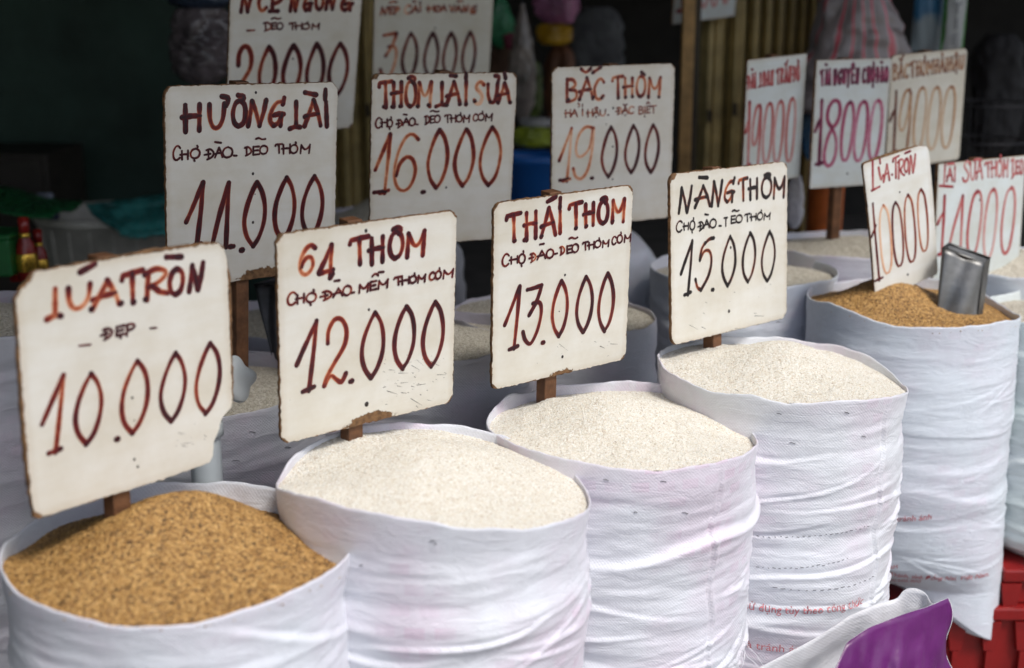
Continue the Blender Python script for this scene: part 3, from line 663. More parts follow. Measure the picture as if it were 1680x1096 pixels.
class Sign:
    def __init__(s, frame, quad, d, name_hint=None):
        s.fx, s.fy, s.fs = frame; s.q = np.array(quad, float); s.d = d; s.solve()
        s.n_str = 0; s.lay = 0
    def px(s, p): return (s.fx+p[0]/s.fs, s.fy+p[1]/s.fs)
    def pose(s, x):
        cx, cy, yaw, pit, rol, w, h = x
        c = at(cx, cy, s.d); m = Matrix.Rotation(yaw, 3, 'Z') @ Matrix.Rotation(pit, 3, 'X') @ Matrix.Rotation(rol, 3, 'Y')
        u = np.array(m @ Vector((1, 0, 0))); v = np.array(m @ Vector((0, 0, 1))); n = np.array(m @ Vector((0, -1, 0)))
        return c, u, v, n, w, h
    def res(s, x):
        c, u, v, n, w, h = s.pose(x); r = []
        for (a, b), q in zip(((-1, 1), (1, 1), (1, -1), (-1, -1)), s.q): r += list(proj(c+u*a*w/2+v*b*h/2)-q)
        r += [x[3]*25, x[4]*6, (x[2]-R(32))*8]
        return np.array(r)
    def solve(s):
        c = s.q.mean(0); x = np.array([c[0], c[1], R(32), 0, 0, (s.q[1][0]-s.q[0][0])/FPX*s.d*1.15, (s.q[3][1]-s.q[0][1])/FPX*s.d])
        lam = 1e-3
        for it in range(60):
            r = s.res(x); J = np.zeros((len(r), 7)); 
            for i in range(7):
                e = np.zeros(7); e[i] = 1e-4; J[:, i] = (s.res(x+e)-r)/1e-4
            dx = np.linalg.solve(J.T@J+lam*np.diag(np.diag(J.T@J)+1e-9), -J.T@r)
            if (s.res(x+dx)**2).sum() < (r**2).sum(): x = x+dx; lam *= .5
            else: lam *= 4
        s.x = x; s.c, s.u, s.v, s.n, s.w, s.h = s.pose(x)
        print('sign fit err %.1f yaw %.0f pitch %.1f roll %.1f  %.3f x %.3f' % (np.abs(s.res(x)[:8]).max(), math.degrees(x[2]), math.degrees(x[3]), math.degrees(x[4]), s.w, s.h))
    def uv(s, p):
        D3 = ray(*p); t = ((s.c-CAM) @ s.n)/(D3 @ s.n); P = CAM+D3*t-s.c; return (P @ s.u, P @ s.v)
    def start(s, label, rad=.018, board='board', th=.006, chip=(0, -9, 0), poly=None, post=None, posty=None, grp='hand-painted price signs', name='price_sign', foot=.70, topout=.003):
        Mx = Matrix.Identity(4)
        X, Y, Z = Vector(s.u), Vector(-s.n), Vector(s.v)
        for i, a in enumerate((X, Y, Z)): 
            for j in range(3): Mx[j][i] = a[j]
        # empty at the foot of the post
        pu = s.uv(s.px(post))[0] if post else 0.0
        L = (s.c[2]-foot)/max(.2, s.v[2])
        base = s.c+s.u*pu-s.v*L
        Mx.translation = V(base); s.pu, s.L = pu, L
        s.e = thing(name, label, 'price sign', None, group=grp, matrix=Mx)
        pts = []
        if poly: pts = [s.uv(s.px(p)) for p in poly]; 
        else:
            w, h = s.w/2, s.h/2
            for (a, b, a0) in ((w-rad, h-rad, 0), (-w+rad, h-rad, 90), (-w+rad, -h+rad, 180), (w-rad, -h+rad, 270)):
                for k in range(7):
                    an = R(a0+k*15); pts.append((a+rad*math.cos(an), b+rad*math.sin(an)))
        # subdivide + worn outline
        out = []
        for i, p in enumerate(pts):
            q = pts[(i+1) % len(pts)]; Ls = math.hypot(q[0]-p[0], q[1]-p[1]); m = max(1, int(Ls/.006))
            for k in range(m):
                f = k/m; out.append((p[0]+(q[0]-p[0])*f, p[1]+(q[1]-p[1])*f))
        jt = .0006 if board == 'board' else .0002
        out = [(a+random.gauss(0, jt), b+random.gauss(0, jt)) for a, b in out]
        ar = sum(out[i][0]*out[(i+1) % len(out)][1]-out[(i+1) % len(out)][0]*out[i][1] for i in range(len(out)))
        if ar < 0: out.reverse()
        n = len(out); vs = []
        for (off, y) in ((0, th), (0, .0008), (.0008, 0)):
            for (a, b) in out:
                l = math.hypot(a, b) or 1; vs.append((a-off*a/l-pu, y, b-off*b/l+L))
        fs = [tuple(range(n-1, -1, -1)), tuple(2*n+k for k in range(n))]
        for r_ in (0, 1):
            for k in range(n): fs.append((r_*n+k, r_*n+(k+1) % n, (r_+1)*n+(k+1) % n, (r_+1)*n+k))
        me = mesh('board', vs, fs); uvl = me.uv_layers.new(name='UVMap')
        for lp in me.loops:
            v = me.vertices[lp.vertex_index].co; uvl.data[lp.index].uv = (v.x+pu, v.z-L)
        at_ = me.attributes.new('front', 'FLOAT', 'FACE')
        at_.data.foreach_set('value', [1.0 if i == 1 else 0.0 for i in range(len(me.polygons))])
        o = link('board', me, M[board], s.e, smooth=False)
        o['board_w'] = float(s.w); o['board_h'] = float(s.h); o['chip_s'] = .42 if chip[1] < 0 else .8; o['chip_u'] = float(chip[0] if chip[1] < 0 else math.copysign(s.w/2, chip[0])); chip = (chip[0], chip[1] if chip[1] < 0 else s.h/2, chip[2]); o['chip_v'] = float(-9 if chip[1] < -5 else (-s.h/2-.003 if chip[1] < 0 else chip[1])); o['chip_r'] = float(chip[2])
        # post behind the board
        a = .0125; top = L+s.h/2+topout
        pb = MB(); sec = 9
        for k in range(sec):
            z0, z1 = -.06+(top+.06)*k/sec, -.06+(top+.06)*(k+1)/sec
        pb.box(-a, a, th+.0005, th+.0005+2*a, -.06, top)
        pb.build('post', M['wood'], s.e, bevel=.0015)
        s.ribs = None
        return s
    def line(s, part, items, wd, pig=.75, mat='paint', slope=0.0, jit=.012):
        """items: (char, x0, y0, x1, y1[, pigment]) or ('~', [(x,y)...][, pigment]) in frame coordinates; wd = brush width there"""
        vs, fs, uvs, pg = [], [], [], []
        def ribbon(P, w0, pb, sharp=False):
            P = [np.array(s.uv(s.px(p))) for p in P]
            # resample
            seg = [0]; 
            for i in range(1, len(P)): seg.append(seg[-1]+np.linalg.norm(P[i]-P[i-1]))
            T = seg[-1]
            if T < 1e-5: P.append(P[-1]+np.array((.0008, 0))); seg.append(.0008); T = .0008
            n = max(3, min(40, int(T/.003)+2)); ss = np.linspace(0, T, n)
            Q = np.stack([np.interp(ss, seg, [p[0] for p in P]), np.interp(ss, seg, [p[1] for p in P])], 1)
            tg = np.gradient(Q, axis=0); tg /= (np.linalg.norm(tg, axis=1)[:, None]+1e-9)
            w = w0/s.fs/FPX*s.d/2*(1.28 if part == DL else 1.48)
            ph = random.random()*6; rows = []
            def pigm(f, x):
                e = math.exp(-x/.006)+math.exp(-(T-x)/.006)
                return min(1, pb+.40*e+.13*math.sin(f*5+ph)+random.uniform(-.05, .05))
            for a in (80, 50, 22): rows.append((Q[0]-tg[0]*w*math.sin(R(a)), tg[0], w*math.cos(R(a)), -w*math.sin(R(a)), pigm(0, 0)))
            for i in range(n):
                f = i/(n-1); ww = w*(1+.10*math.sin(f*4+ph)+.05*math.sin(f*17+ph*2)); rows.append((Q[i], tg[i], ww, ss[i], pigm(f, ss[i])))
            for a in (22, 50, 80): rows.append((Q[-1]+tg[-1]*w*math.sin(R(a)), tg[-1], w*math.cos(R(a)), T+w*math.sin(R(a)), pigm(1, T)))
            b0 = len(vs); s.lay += 1; lift = .00030+.000012*(s.lay % 60)
            off = random.random()*3
            for (c, t, ww, x, pgm) in rows:
                nn = np.array((-t[1], t[0]))
                for q, rise in ((1, 0), (.5, .00022), (-.5, .00022), (-1, 0)):
                    p = c+nn*ww*q; vs.append((p[0]-s.pu, -lift-rise, p[1]+s.L)); uvs.append((x+off, q)); pg.append(max(0, min(1, pgm)))
            for i in range(len(rows)-1):
                for k in range(3):
                    a = b0+i*4+k; fs.append((a, a+1, a+5, a+4))
        for it in items:
            if it[0] == '~':
                pb = it[2] if len(it) > 2 else pig
                ribbon(sm(it[1], 4) if len(it[1]) > 2 else it[1], wd*(it[3] if len(it) > 3 else 1), pb); continue
            ch, x0, y0, x1, y1 = it[:5]; pb = it[5] if len(it) > 5 else pig
            half = wd*.42; X0, X1, Y0, Y1 = x0+half, x1-half, y0+half, y1-half
            if X1 <= X0: X0 = X1 = (x0+x1)/2
            sl = slope if not ch in 'I.' else 0
            ym = abs(sl)*(X1-X0)/2
            Y0 += ym*.8; Y1 -= ym*.8
            for st in G[ch]:
                P = [(X0+(X1-X0)*u+random.gauss(0, jit)*(X1-X0)*.5, Y0+(Y1-Y0)*v+sl*(X1-X0)*(u-.5)+random.gauss(0, jit*.6)*(Y1-Y0)*.5) for (u, v) in st[0]]
                ribbon(sm(P, 5) if st[1] else P, wd, pb+random.uniform(-.12, .12))
        me = mesh('lettering', vs, fs); uvl = me.uv_layers.new(name='UVMap')
        for lp in me.loops: uvl.data[lp.index].uv = uvs[lp.vertex_index]
        at_ = me.attributes.new('pig', 'FLOAT', 'POINT'); at_.data.foreach_set('value', pg)
        return link(part, me, M[mat], s.e)
    def text(s, part, txt, p0, p1, h0, h1, wd, **kw):
        """condensed hand lettering along a base line p0 -> p1, cap heights h0 -> h1"""
        wt = {'I': .45, ' ': .45, '.': .35, 'M': 1.2, '-': .6}; tot = sum(wt.get(c, 1) for c in txt); x = 0; items = []
        for c in txt:
            w = wt.get(c, 1); f0, f1 = x/tot, (x+w*.96)/tot; x += w
            if c == ' ': continue
            fm = (f0+f1)/2; yb = p0[1]+(p1[1]-p0[1])*fm; h = h0+(h1-h0)*fm+random.uniform(-.04, .04)*h0
            items.append((c, p0[0]+(p1[0]-p0[0])*f0, yb-h, p0[0]+(p1[0]-p0[0])*f1, yb))
        return s.line(part, items, wd, slope=(p1[1]-p0[1])/(p1[0]-p0[0]), **kw)
    def nails(s, pts, r=1.6):
        for (x, y, *k) in pts:
            a, b = s.uv(s.px((x, y))); rr = (k[0] if k else r)/FPX*s.d
            mb = MB(); mb.lathe([(.0001, .0012), (rr*.8, .0009), (rr, .0001)], 8)
            vs = [(v[0]+a-s.pu, -v[2]-.0002, v[1]*1.15+b+s.L) for v in mb.v]
            link('nail_head', mesh('nail_head', vs, mb.f), M['nail'], s.e)
    def scratches(s, x0, y0, x1, y1, n, seed=3):
        rg = random.Random(seed); mb = MB()
        for i in range(n):
            x, y = rg.uniform(x0, x1), rg.uniform(y0, y1); l = rg.choice((3, 6, 14, 30, 60))*rg.random(); an = rg.choice((.35, .3, -.2, .5))+rg.gauss(0, .2)
            a = s.uv(s.px((x, y))); b = s.uv(s.px((x+l*math.cos(an), y+l*math.sin(an)))); w = rg.uniform(.0002, .0006)
            dx, dz = b[0]-a[0], b[1]-a[1]; q = math.hypot(dx, dz)+1e-6; nx, nz = -dz/q*w, dx/q*w; yy = -.00025-.000002*i
            mb.add([(a[0]+nx-s.pu, yy, a[1]+nz+s.L), (a[0]-nx-s.pu, yy, a[1]-nz+s.L), (b[0]-nx*.3-s.pu, yy, b[1]-nz*.3+s.L), (b[0]+nx*.3-s.pu, yy, b[1]+nz*.3+s.L)], [(0, 1, 2, 3)])
        tag(mb.build('scratches', M['nail'], s.e), kind='stuff')

NL, DL, PL = 'name_lettering', 'description_lettering', 'price_lettering'
# --- LUA TRON 10.000, nearest
s = Sign((10, 390, 2.3308), [(22, 449), (371, 396), (386, 753), (53, 853)], 1.60)
s.start('cream board LÚA TRÒN 10.000 with a broken corner, nearest the camera', chip=(-.16, .145, .020), post=(455, 1010),
        poly=[(33, 240), (48, 212), (70, 178), (95, 142), (112, 128), (300, 95), (560, 45), (780, 18), (812, 17), (832, 32), (846, 75), (860, 140), (864, 330), (868, 500), (872, 605), (862, 650), (838, 675), (826, 690), (815, 730), (797, 785), (792, 835), (778, 862), (600, 925), (400, 990), (200, 1050), (125, 1076), (106, 1068), (92, 980), (76, 870), (62, 700), (48, 480)])
s.line(NL, [('L', 148, 188, 214, 318, .32), ('U', 226, 170, 332, 284, .45), ('~', [(282, 132), (338, 102)], .8), ('A', 318, 148, 444, 282, .35), ('T', 435, 118, 528, 256, .45), ('R', 520, 105, 625, 246, .38), ('O', 616, 108, 684, 228, .8), ('~', [(612, 74), (670, 73)], .85), ('N', 690, 90, 762, 212, .8),
            ('~', [(205, 298), (209, 299)], 1), ('~', [(325, 274), (328, 272)], 1), ('~', [(437, 252), (440, 250)], 1), ('~', [(485, 248), (488, 246)], 1), ('~', [(532, 236), (534, 234)], 1)], 17, slope=-.2)
s.line(DL, [('Đ', 358, 338, 410, 396), ('Ẹ', 414, 330, 458, 380), ('P', 452, 322, 498, 378), ('~', [(278, 413), (322, 408)], .5, .7), ('~', [(550, 346), (574, 344)], .6, .7)], 9, slope=-.2)
s.line(PL, [('1', 132, 520, 234, 832, .55), ('0', 256, 508, 372, 800, .8), ('~', [(421, 770), (427, 769)], .9, 1.15), ('0', 432, 460, 550, 758, .7), ('0', 582, 430, 692, 713, .78), ('0', 716, 393, 825, 682, .72)], 14, slope=-.16)
s.nails([(475, 525), (482, 612), (490, 698, 1.2), (490, 847), (503, 875)], 2.2); s.scratches(640, 700, 760, 860, 14)
# --- 64 THOM 12.000
s = Sign((450, 340, 2.74), [(456, 386), (748, 342), (745, 661), (459, 729)], 1.87)
s.start('scratched cream board 64 THƠM 12.000 over the second front sack', chip=(0, -.148, .018), post=(378, 1000), rad=.014)
s.line(NL, [('6', 105, 163, 192, 312, .5), ('4', 192, 162, 272, 318, .62), ('~', [(262, 300), (250, 318)], .95), ('T', 333, 125, 430, 268, .7), ('H', 418, 125, 500, 264, .72), ('ơ', 508, 100, 585, 240, .85), ('M', 584, 100, 686, 232, .5)], 17, slope=-.14)
s.line(DL, [('C', 52, 375, 102, 446), ('H', 92, 385, 140, 438), ('Ợ', 138, 378, 192, 434), ('Đ', 203, 368, 262, 424, .5), ('A', 258, 358, 312, 408), ('~', [(270, 331), (293, 328)]), ('O', 303, 346, 350, 402), ('~', [(346, 385), (358, 382)]), ('M', 374, 338, 428, 388), ('E', 424, 326, 464, 378), ('~', [(440, 310), (453, 298), (466, 306)]), ('~', [(468, 292), (490, 290)]), ('M', 460, 320, 516, 370), ('T', 534, 306, 578, 354), ('H', 562, 308, 612, 352), ('Ơ', 602, 302, 642, 346), ('M', 638, 298, 684, 342), ('C', 690, 286, 724, 332, .5), ('Ơ', 718, 280, 754, 328), ('M', 752, 274, 810, 324)], 9.5, pig=.62, slope=-.16)
s.line(PL, [('1', 93, 506, 207, 838, .85), ('2', 214, 488, 338, 808, .5), ('~', [(342, 783), (349, 781)], .95, 1.15), ('0', 383, 462, 500, 778, .85), ('0', 530, 434, 638, 738, .9), ('0', 658, 413, 768, 728, .85)], 16, slope=-.15)
s.nails([(425, 460, 2.2), (415, 885, 4.2), (412, 105, 3.0)]); s.scratches(470, 660, 770, 900, 70)
# --- THAI THOM 13.000
s = Sign((800, 300, 3.132), [(811, 334), (1039, 302), (1027, 590), (806, 641)], 2.13)
s.start('cream board THÁI THƠM 13.000 over the third front sack', chip=(.0, -.150, .010), post=(337, 1050), rad=.014)
s.line(NL, [('T', 90, 148, 176, 308, .6), ('H', 180, 140, 260, 302, .62), ('A', 264, 118, 358, 288, .6), ('~', [(308, 96), (350, 72)], .85), ('I', 362, 140, 382, 266, .5), ('~', [(373, 78), (371, 130)], .85), ('T', 412, 92, 492, 240, .5), ('H', 486, 96, 554, 232, .6), ('ơ', 560, 85, 626, 218, .75), ('M', 628, 76, 712, 210, .45),
            ('~', [(136, 298), (139, 297)], 1), ('~', [(188, 294), (190, 292)], 1), ('~', [(275, 274), (277, 273)], 1), ('~', [(452, 233), (454, 232)], 1), ('~', [(505, 223), (507, 222)], 1), ('~', [(640, 198), (642, 197)], 1)], 17, slope=-.12)
s.line(DL, [('C', 68, 358, 114, 434), ('H', 108, 372, 160, 420), ('Ợ', 154, 360, 196, 420), ('Đ', 208, 354, 252, 412, .4), ('A', 248, 342, 302, 398), ('~', [(268, 316), (288, 312)]), ('O', 296, 335, 342, 392), ('~', [(344, 365), (356, 362)]), ('D', 366, 320, 398, 374, .35), ('E', 400, 316, 438, 366), ('O', 428, 308, 470, 362), ('~', [(418, 286), (432, 280), (446, 286), (460, 280)]), ('T', 484, 298, 518, 348), ('H', 510, 298, 552, 344), ('Ơ', 545, 290, 586, 338), ('M', 584, 290, 628, 334), ('C', 633, 270, 664, 322), ('Ơ', 660, 262, 696, 314), ('M', 696, 260, 740, 308)], 9, pig=.75, slope=-.14)
s.line(PL, [('1', 80, 525, 180, 866, .85), ('3', 170, 520, 290, 836, .8), ('~', [(281, 821), (287, 820)], .95, 1.1), ('0', 323, 494, 418, 798, .8), ('0', 448, 472, 546, 776, .92), ('0', 560, 456, 655, 771, .9)], 16, slope=-.12)
s.nails([(397, 473, 2.0), (384, 893, 2.4), (367, 660, .9)]); s.scratches(230, 800, 640, 930, 18, 5)
# --- NANG THOM 15.000
s = Sign((1090, 260, 3.424), [(1099, 285), (1292, 265), (1291, 521), (1102, 568)], 2.38)
s.start('cream board NÀNG THƠM 15.000 in nearly black paint', chip=(-.155, .150, .014), post=(315, 1040), rad=.016)
s.line(NL, [('N', 72, 152, 162, 312, .85), ('A', 162, 145, 264, 284, .6), ('~', [(195, 106), (242, 108)], .9), ('N', 256, 118, 332, 274, .65), ('G', 328, 103, 400, 254, .45), ('T', 410, 104, 472, 242, .45), ('H', 466, 108, 530, 238, .75), ('ơ', 538, 96, 608, 228, .85), ('M', 603, 98, 684, 228, .6)], 15, mat='paint_dark', slope=-.10)
s.line(DL, [('C', 60, 345, 104, 418), ('H', 100, 358, 140, 406), ('Ợ', 138, 345, 174, 406), ('Đ', 184, 348, 222, 410), ('A', 214, 340, 256, 396), ('~', [(226, 313), (245, 316)]), ('O', 250, 335, 294, 394), ('~', [(306, 378), (318, 378)]), ('I', 338, 335, 350, 382), ('~', [(334, 334), (352, 332)]), ('E', 368, 317, 402, 368), ('O', 396, 312, 440, 365), ('~', [(380, 296), (392, 290), (404, 296), (418, 291)]), ('T', 446, 306, 482, 358), ('H', 476, 306, 520, 352), ('Ơ', 516, 298, 556, 350), ('M', 553, 302, 600, 348)], 8.5, pig=.8, mat='paint_dark', slope=-.10)
s.line(PL, [('1', 86, 457, 170, 776, .8), ('5', 166, 436, 290, 750, .6), ('~', [(267, 738), (274, 737)], .95, 1.1), ('0', 316, 430, 406, 725, .75), ('0', 430, 410, 518, 701, .85), ('0', 538, 402, 628, 698, .85)], 14.5, mat='paint_dark', slope=-.10)
s.nails([(372, 500, 2.2), (362, 858, 2.8)]); s.scratches(100, 700, 660, 960, 26, 8)
# --- HUONG LAI 11.000
s = Sign((260, 130, 3.13), [(269, 141), (555, 134), (548, 440), (275, 477)], 2.22)
s.start('cream board HƯƠNG LÀI 11.000 on the long post by the pipe', chip=(.02, -.165, .022), post=(442, 1050), rad=.018)
s.line(NL, [('H', 112, 122, 226, 278, .8), ('U', 248, 118, 350, 260, .62), ('~', [(325, 88), (358, 98), (348, 135)], .8), ('O', 372, 100, 456, 250, .78), ('~', [(408, 82), (438, 88), (430, 110)], .75), ('N', 448, 100, 564, 248, .68), ('G', 560, 88, 654, 250, .5), ('L', 664, 108, 736, 262, .8), ('A', 738, 98, 844, 252, .62), ('~', [(752, 68), (810, 80)], .7), ('~', [(860, 118), (864, 242)], .85), ('~', [(857, 55), (855, 102)], .9)], 19, slope=-.03)
s.line(DL, [('C', 68, 336, 116, 420), ('H', 108, 362, 158, 416), ('Ợ', 158, 352, 216, 410), ('Đ', 232, 352, 288, 416), ('A', 284, 346, 332, 406), ('~', [(290, 322), (320, 326)]), ('O', 324, 344, 384, 406), ('~', [(386, 392), (400, 392)]), ('D', 438, 342, 480, 396), ('E', 478, 340, 522, 392), ('O', 514, 336, 564, 388), ('~', [(500, 306), (515, 301), (530, 308), (548, 306)]), ('T', 596, 328, 638, 382), ('H', 628, 330, 682, 386), ('Ơ', 670, 332, 718, 384), ('M', 722, 332, 784, 384)], 9, pig=.78, slope=-.03)
s.line(PL, [('1', 134, 522, 247, 872, .82), ('1L', 268, 526, 378, 875, .8), ('~', [(425, 878), (430, 877)], .95, 1.2), ('~', [(366, 860), (384, 858)], .95), ('0', 430, 520, 558, 868, .8), ('0', 583, 495, 709, 836, .85), ('0', 725, 487, 853, 820, .82)], 19, slope=-.08)
s.nails([(500, 68, 2.2), (485, 485, 2.4), (485, 735, 2.4), (495, 590, 1)])
# --- THOM LAI SUA 16.000
s = Sign((600, 110, 3.654), [(612, 124), (848, 116), (837, 392), (603, 406)], 2.56)
s.start('pale board THƠM LÀI SỮA 16.000 behind the 12.000 sign', chip=(-.14, .16, .009), rad=.014)
s.line(NL, [('T', 72, 78, 164, 252, .5), ('H', 148, 82, 226, 248, .5), ('ơ', 230, 74, 310, 246, .55), ('M', 300, 82, 404, 244, .35), ('L', 412, 85, 488, 244, .5), ('A', 473, 80, 576, 236, .5), ('~', [(508, 50), (542, 54)], .8), ('~', [(602, 84), (600, 225)], .5), ('~', [(602, 40), (600, 70)], .9), ('S', 642, 80, 718, 226, .2), ('U', 722, 92, 800, 222, .55), ('~', [(775, 52), (798, 58), (792, 92)], .75), ('A', 783, 88, 874, 224, .5), ('~', [(832, 38), (838, 68)], .9),
            *[('~', [(x, y), (x+2, y)], 1) for x, y in ((108, 238), (158, 238), (206, 235), (262, 232), (310, 234), (376, 228), (484, 228), (562, 222), (600, 222), (652, 204), (745, 208), (790, 210), (864, 212))]], 18, slope=-.02)
s.line(DL, [('C', 52, 298, 98, 370), ('H', 85, 308, 135, 364), ('Ợ', 124, 310, 164, 364), ('Đ', 178, 308, 222, 368), ('A', 216, 302, 264, 354), ('~', [(226, 283), (246, 286)]), ('O', 256, 300, 300, 356), ('~', [(300, 343), (312, 344)]), ('D', 348, 286, 386, 348), ('E', 382, 288, 416, 340), ('O', 408, 284, 450, 337), ('~', [(388, 266), (404, 261), (420, 268), (438, 265)]), ('T', 470, 282, 510, 336), ('H', 502, 284, 546, 335), ('Ơ', 538, 283, 582, 334), ('M', 580, 284, 628, 334), ('C', 638, 276, 674, 328), ('Ơ', 668, 274, 714, 324), ('M', 712, 276, 764, 326)], 9, pig=.7, slope=-.03)
s.line(PL, [('1', 50, 396, 164, 765, .3), ('~', [(50, 752), (85, 748), (118, 746)], .85), ('6', 158, 392, 326, 754, .45), ('~', [(338, 750), (350, 748)], .95), ('0', 362, 364, 500, 735, .65), ('0', 522, 364, 658, 722, .62), ('0', 673, 352, 818, 720, .55)], 18, slope=-.05)
s.nails([(482, 722, 1.8)])
# --- BAC THOM 19.000
s = Sign((895, 95, 3.914), [(907, 111), (1107, 103), (1101, 357), (903, 377)], 2.78)
s.start('pale board BẮC THƠM 19.000 with orange lettering', chip=(.14, .16, .007), rad=.014)
s.line(NL, [('B', 126, 126, 210, 288, .35), ('A', 206, 120, 314, 278, .4), ('~', [(228, 70), (258, 92), (290, 68)], .5), ('~', [(302, 95), (354, 60)], .6), ('C', 302, 125, 384, 274, .3), ('T', 422, 110, 504, 266, .35), ('H', 492, 122, 570, 262, .35), ('O', 576, 108, 648, 256, .35), ('~', [(615, 92), (634, 108)], .7), ('M', 648, 120, 748, 260, .3),
            *[('~', [(x, y), (x+2, y)], 1) for x, y in ((145, 268), (218, 266), (305, 252), (360, 256), (466, 254), (512, 252), (556, 248), (600, 246), (658, 246), (726, 250))]], 17, slope=-.03)
s.line(DL, [('H', 118, 330, 166, 384), ('A', 158, 328, 208, 382), ('~', [(208, 292), (218, 300), (212, 314)]), ('I', 232, 325, 242, 372), ('~', [(237, 298), (236, 312)]), ('H', 260, 328, 308, 382), ('Ậ', 300, 326, 346, 376), ('U', 344, 328, 390, 376), ('~', [(398, 366), (404, 366)]), ('Đ', 446, 312, 492, 368), ('Ặ', 486, 310, 532, 364), ('C', 528, 306, 570, 362), ('B', 594, 308, 632, 364), ('I', 632, 308, 642, 362), ('~', [(635, 374), (637, 377)]), ('E', 644, 306, 676, 358), ('~', [(648, 296), (657, 282), (668, 294)]), ('T', 670, 303, 714, 358)], 8, pig=.3, slope=-.04)
s.line(PL, [('1', 80, 448, 182, 800, .15), ('~', [(90, 786), (115, 784), (144, 774)], .8), ('9', 164, 436, 325, 784, .12), ('~', [(294, 772), (302, 771)], 1.0), ('0', 353, 436, 468, 772, .8), ('0', 502, 427, 609, 746, .9), ('0', 630, 422, 735, 744, .88)], 16, mat='paint', slope=-.04)
s.nails([(432, 570, 1.6), (430, 778, 1.6), (390, 425, 1), (435, 322, 2)])
# --- NEP NGONG 20000
s = Sign((360, 0, 4.983), [(381, -44), (596, -48), (580, 211), (368, 227)], 2.92)
s.start('pale board NẾP NGỖNG 20000 rising behind the 11.000 sign', rad=.008)
s.line(NL, [('N', 162, -70, 276, 108, .7), ('C', 306, -70, 400, 98, .45), ('P', 408, -60, 525, 100, .5), ('~', [(408, 92), (480, 90)], .9), ('N', 566, -70, 660, 100, .6), ('G', 678, -60, 766, 98, .5), ('O', 776, -60, 858, 88, .6), ('N', 856, -70, 966, 86, .65), ('G', 982, -60, 1104, 98, .5)], 25, slope=-.03)
s.line(DL, [('~', [(224, 250), (286, 247)], .45), ('D', 353, 176, 428, 260), ('E', 418, 180, 472, 245), ('O', 462, 180, 524, 246), ('~', [(425, 154), (450, 146), (475, 154), (500, 149)]), ('T', 565, 180, 624, 246), ('H', 606, 182, 684, 246), ('Ơ', 668, 186, 742, 244), ('M', 746, 186, 824, 244)], 13, pig=.7, slope=-.02)
s.line(PL, [('2', 118, 366, 282, 815, .45), ('0', 308, 370, 474, 800, .78), ('0', 503, 354, 677, 800, .82), ('0', 696, 348, 866, 800, .82), ('0', 878, 342, 1060, 790, .78)], 28, slope=-.03)
s.nails([(600, 480, 1.8)])
# --- NEP CAI HOA VANG 30000
s = Sign((600, 0, 7.636), [(618, -78), (813, -84), (800, 200), (607, 212)], 3.5)
s.start('grey board NẾP CÁI HOA VÀNG 30000 rising at the top', rad=.008, board='board_g')
s.line(NL, [('N', 176, 80, 284, 190), ('E', 282, 76, 352, 184), ('~', [(300, 34), (340, 22), (385, 26)]), ('P', 348, 78, 430, 184), ('C', 476, 56, 580, 180), ('A', 572, 60, 662, 165), ('~', [(590, 20), (630, 16)]), ('I', 672, 70, 694, 148), ('~', [(682, 22), (680, 48)]), ('H', 756, 66, 872, 155), ('O', 866, 66, 938, 155), ('A', 930, 60, 1018, 150), ('V', 1042, 62, 1122, 155), ('A', 1112, 62, 1204, 158), ('~', [(1150, 16), (1210, 12)]), ('N', 1202, 62, 1294, 158), ('G', 1296, 62, 1394, 180)], 20, pig=.3, slope=-.02)
s.line(PL, [('3', 158, 400, 412, 1010, .3), ('0', 436, 400, 660, 1000, .75), ('0', 716, 395, 924, 990, .95), ('0', 950, 395, 1154, 985, .95), ('0', 1190, 385, 1390, 975, .95)], 32, slope=-.03)
s.nails([(870, 353, 1.5)])
# --- back right group
s = Sign((1205, 80, 4.762), [(1227, 100), (1324, 86), (1312, 292), (1216, 306)], 3.12)
s.start('white board with thin red 19000, left of the crimson 18000 board', rad=.002, board='board_w', th=.008)
s.text(NL, 'ĐÀI LOAN TRẮNĐỎ', (94, 322), (512, 252), 120, 135, 13, pig=.5, mat='paint_red')
s.line(PL, [('I1', 76, 405, 134, 930, .5), ('9r', 120, 428, 218, 930, .4), ('Q', 208, 418, 308, 900, .3), ('Q', 292, 400, 394, 900, .3), ('Q', 388, 380, 484, 892, .3)], 19, mat='paint_red')
s = Sign((1320, 85, 4.766), [(1342, 100), (1461, 94), (1450, 303), (1326, 309)], 3.18)
s.start('white board with crimson 18000 on a visible post at the back right', rad=.002, board='board_w', th=.009, post=(270, 1300))
s.text(NL, 'TÀI NGUYÊN CHỢĐÀO', (120, 268), (658, 240), 130, 135, 15, pig=.8, mat='paint_mag')
s.line(PL, [('I1', 72, 372, 158, 890, .8), ('8', 140, 374, 292, 900, .55), ('Q', 270, 385, 396, 864, .35), ('Q', 370, 380, 506, 864, .35), ('Q', 486, 370, 618, 855, .35)], 21, mat='paint_mag')
s.nails([(335, 952, 1.8)])
s = Sign((1445, 70, 5.1), [(1463, 92), (1587, 78), (1574, 262), (1452, 279)], 3.34)
s.start('cream board with ochre 19000, right of the crimson 18000 board', rad=.012, board='board_g')
s.text(NL, 'BẮCTHƠMHẢIHẬU', (98, 322), (702, 226), 145, 130, 14, pig=.45, mat='paint_tan')
s.line(PL, [('I1', 68, 396, 150, 935, .75), ('9r', 132, 380, 268, 925, .4), ('Q', 258, 370, 392, 905, .1), ('Q', 376, 364, 512, 900, .2), ('Q', 494, 360, 632, 888, .12)], 19, mat='paint_tan')
s = Sign((1520, 245, 4.7625), [(1540, 269), (1683, 255), (1672, 441), (1530, 467)], 3.02)
s.start('bluish white board LÀI SỮA THƠM 14000 behind the tin scoop', rad=.002, board='board_w', th=.008)
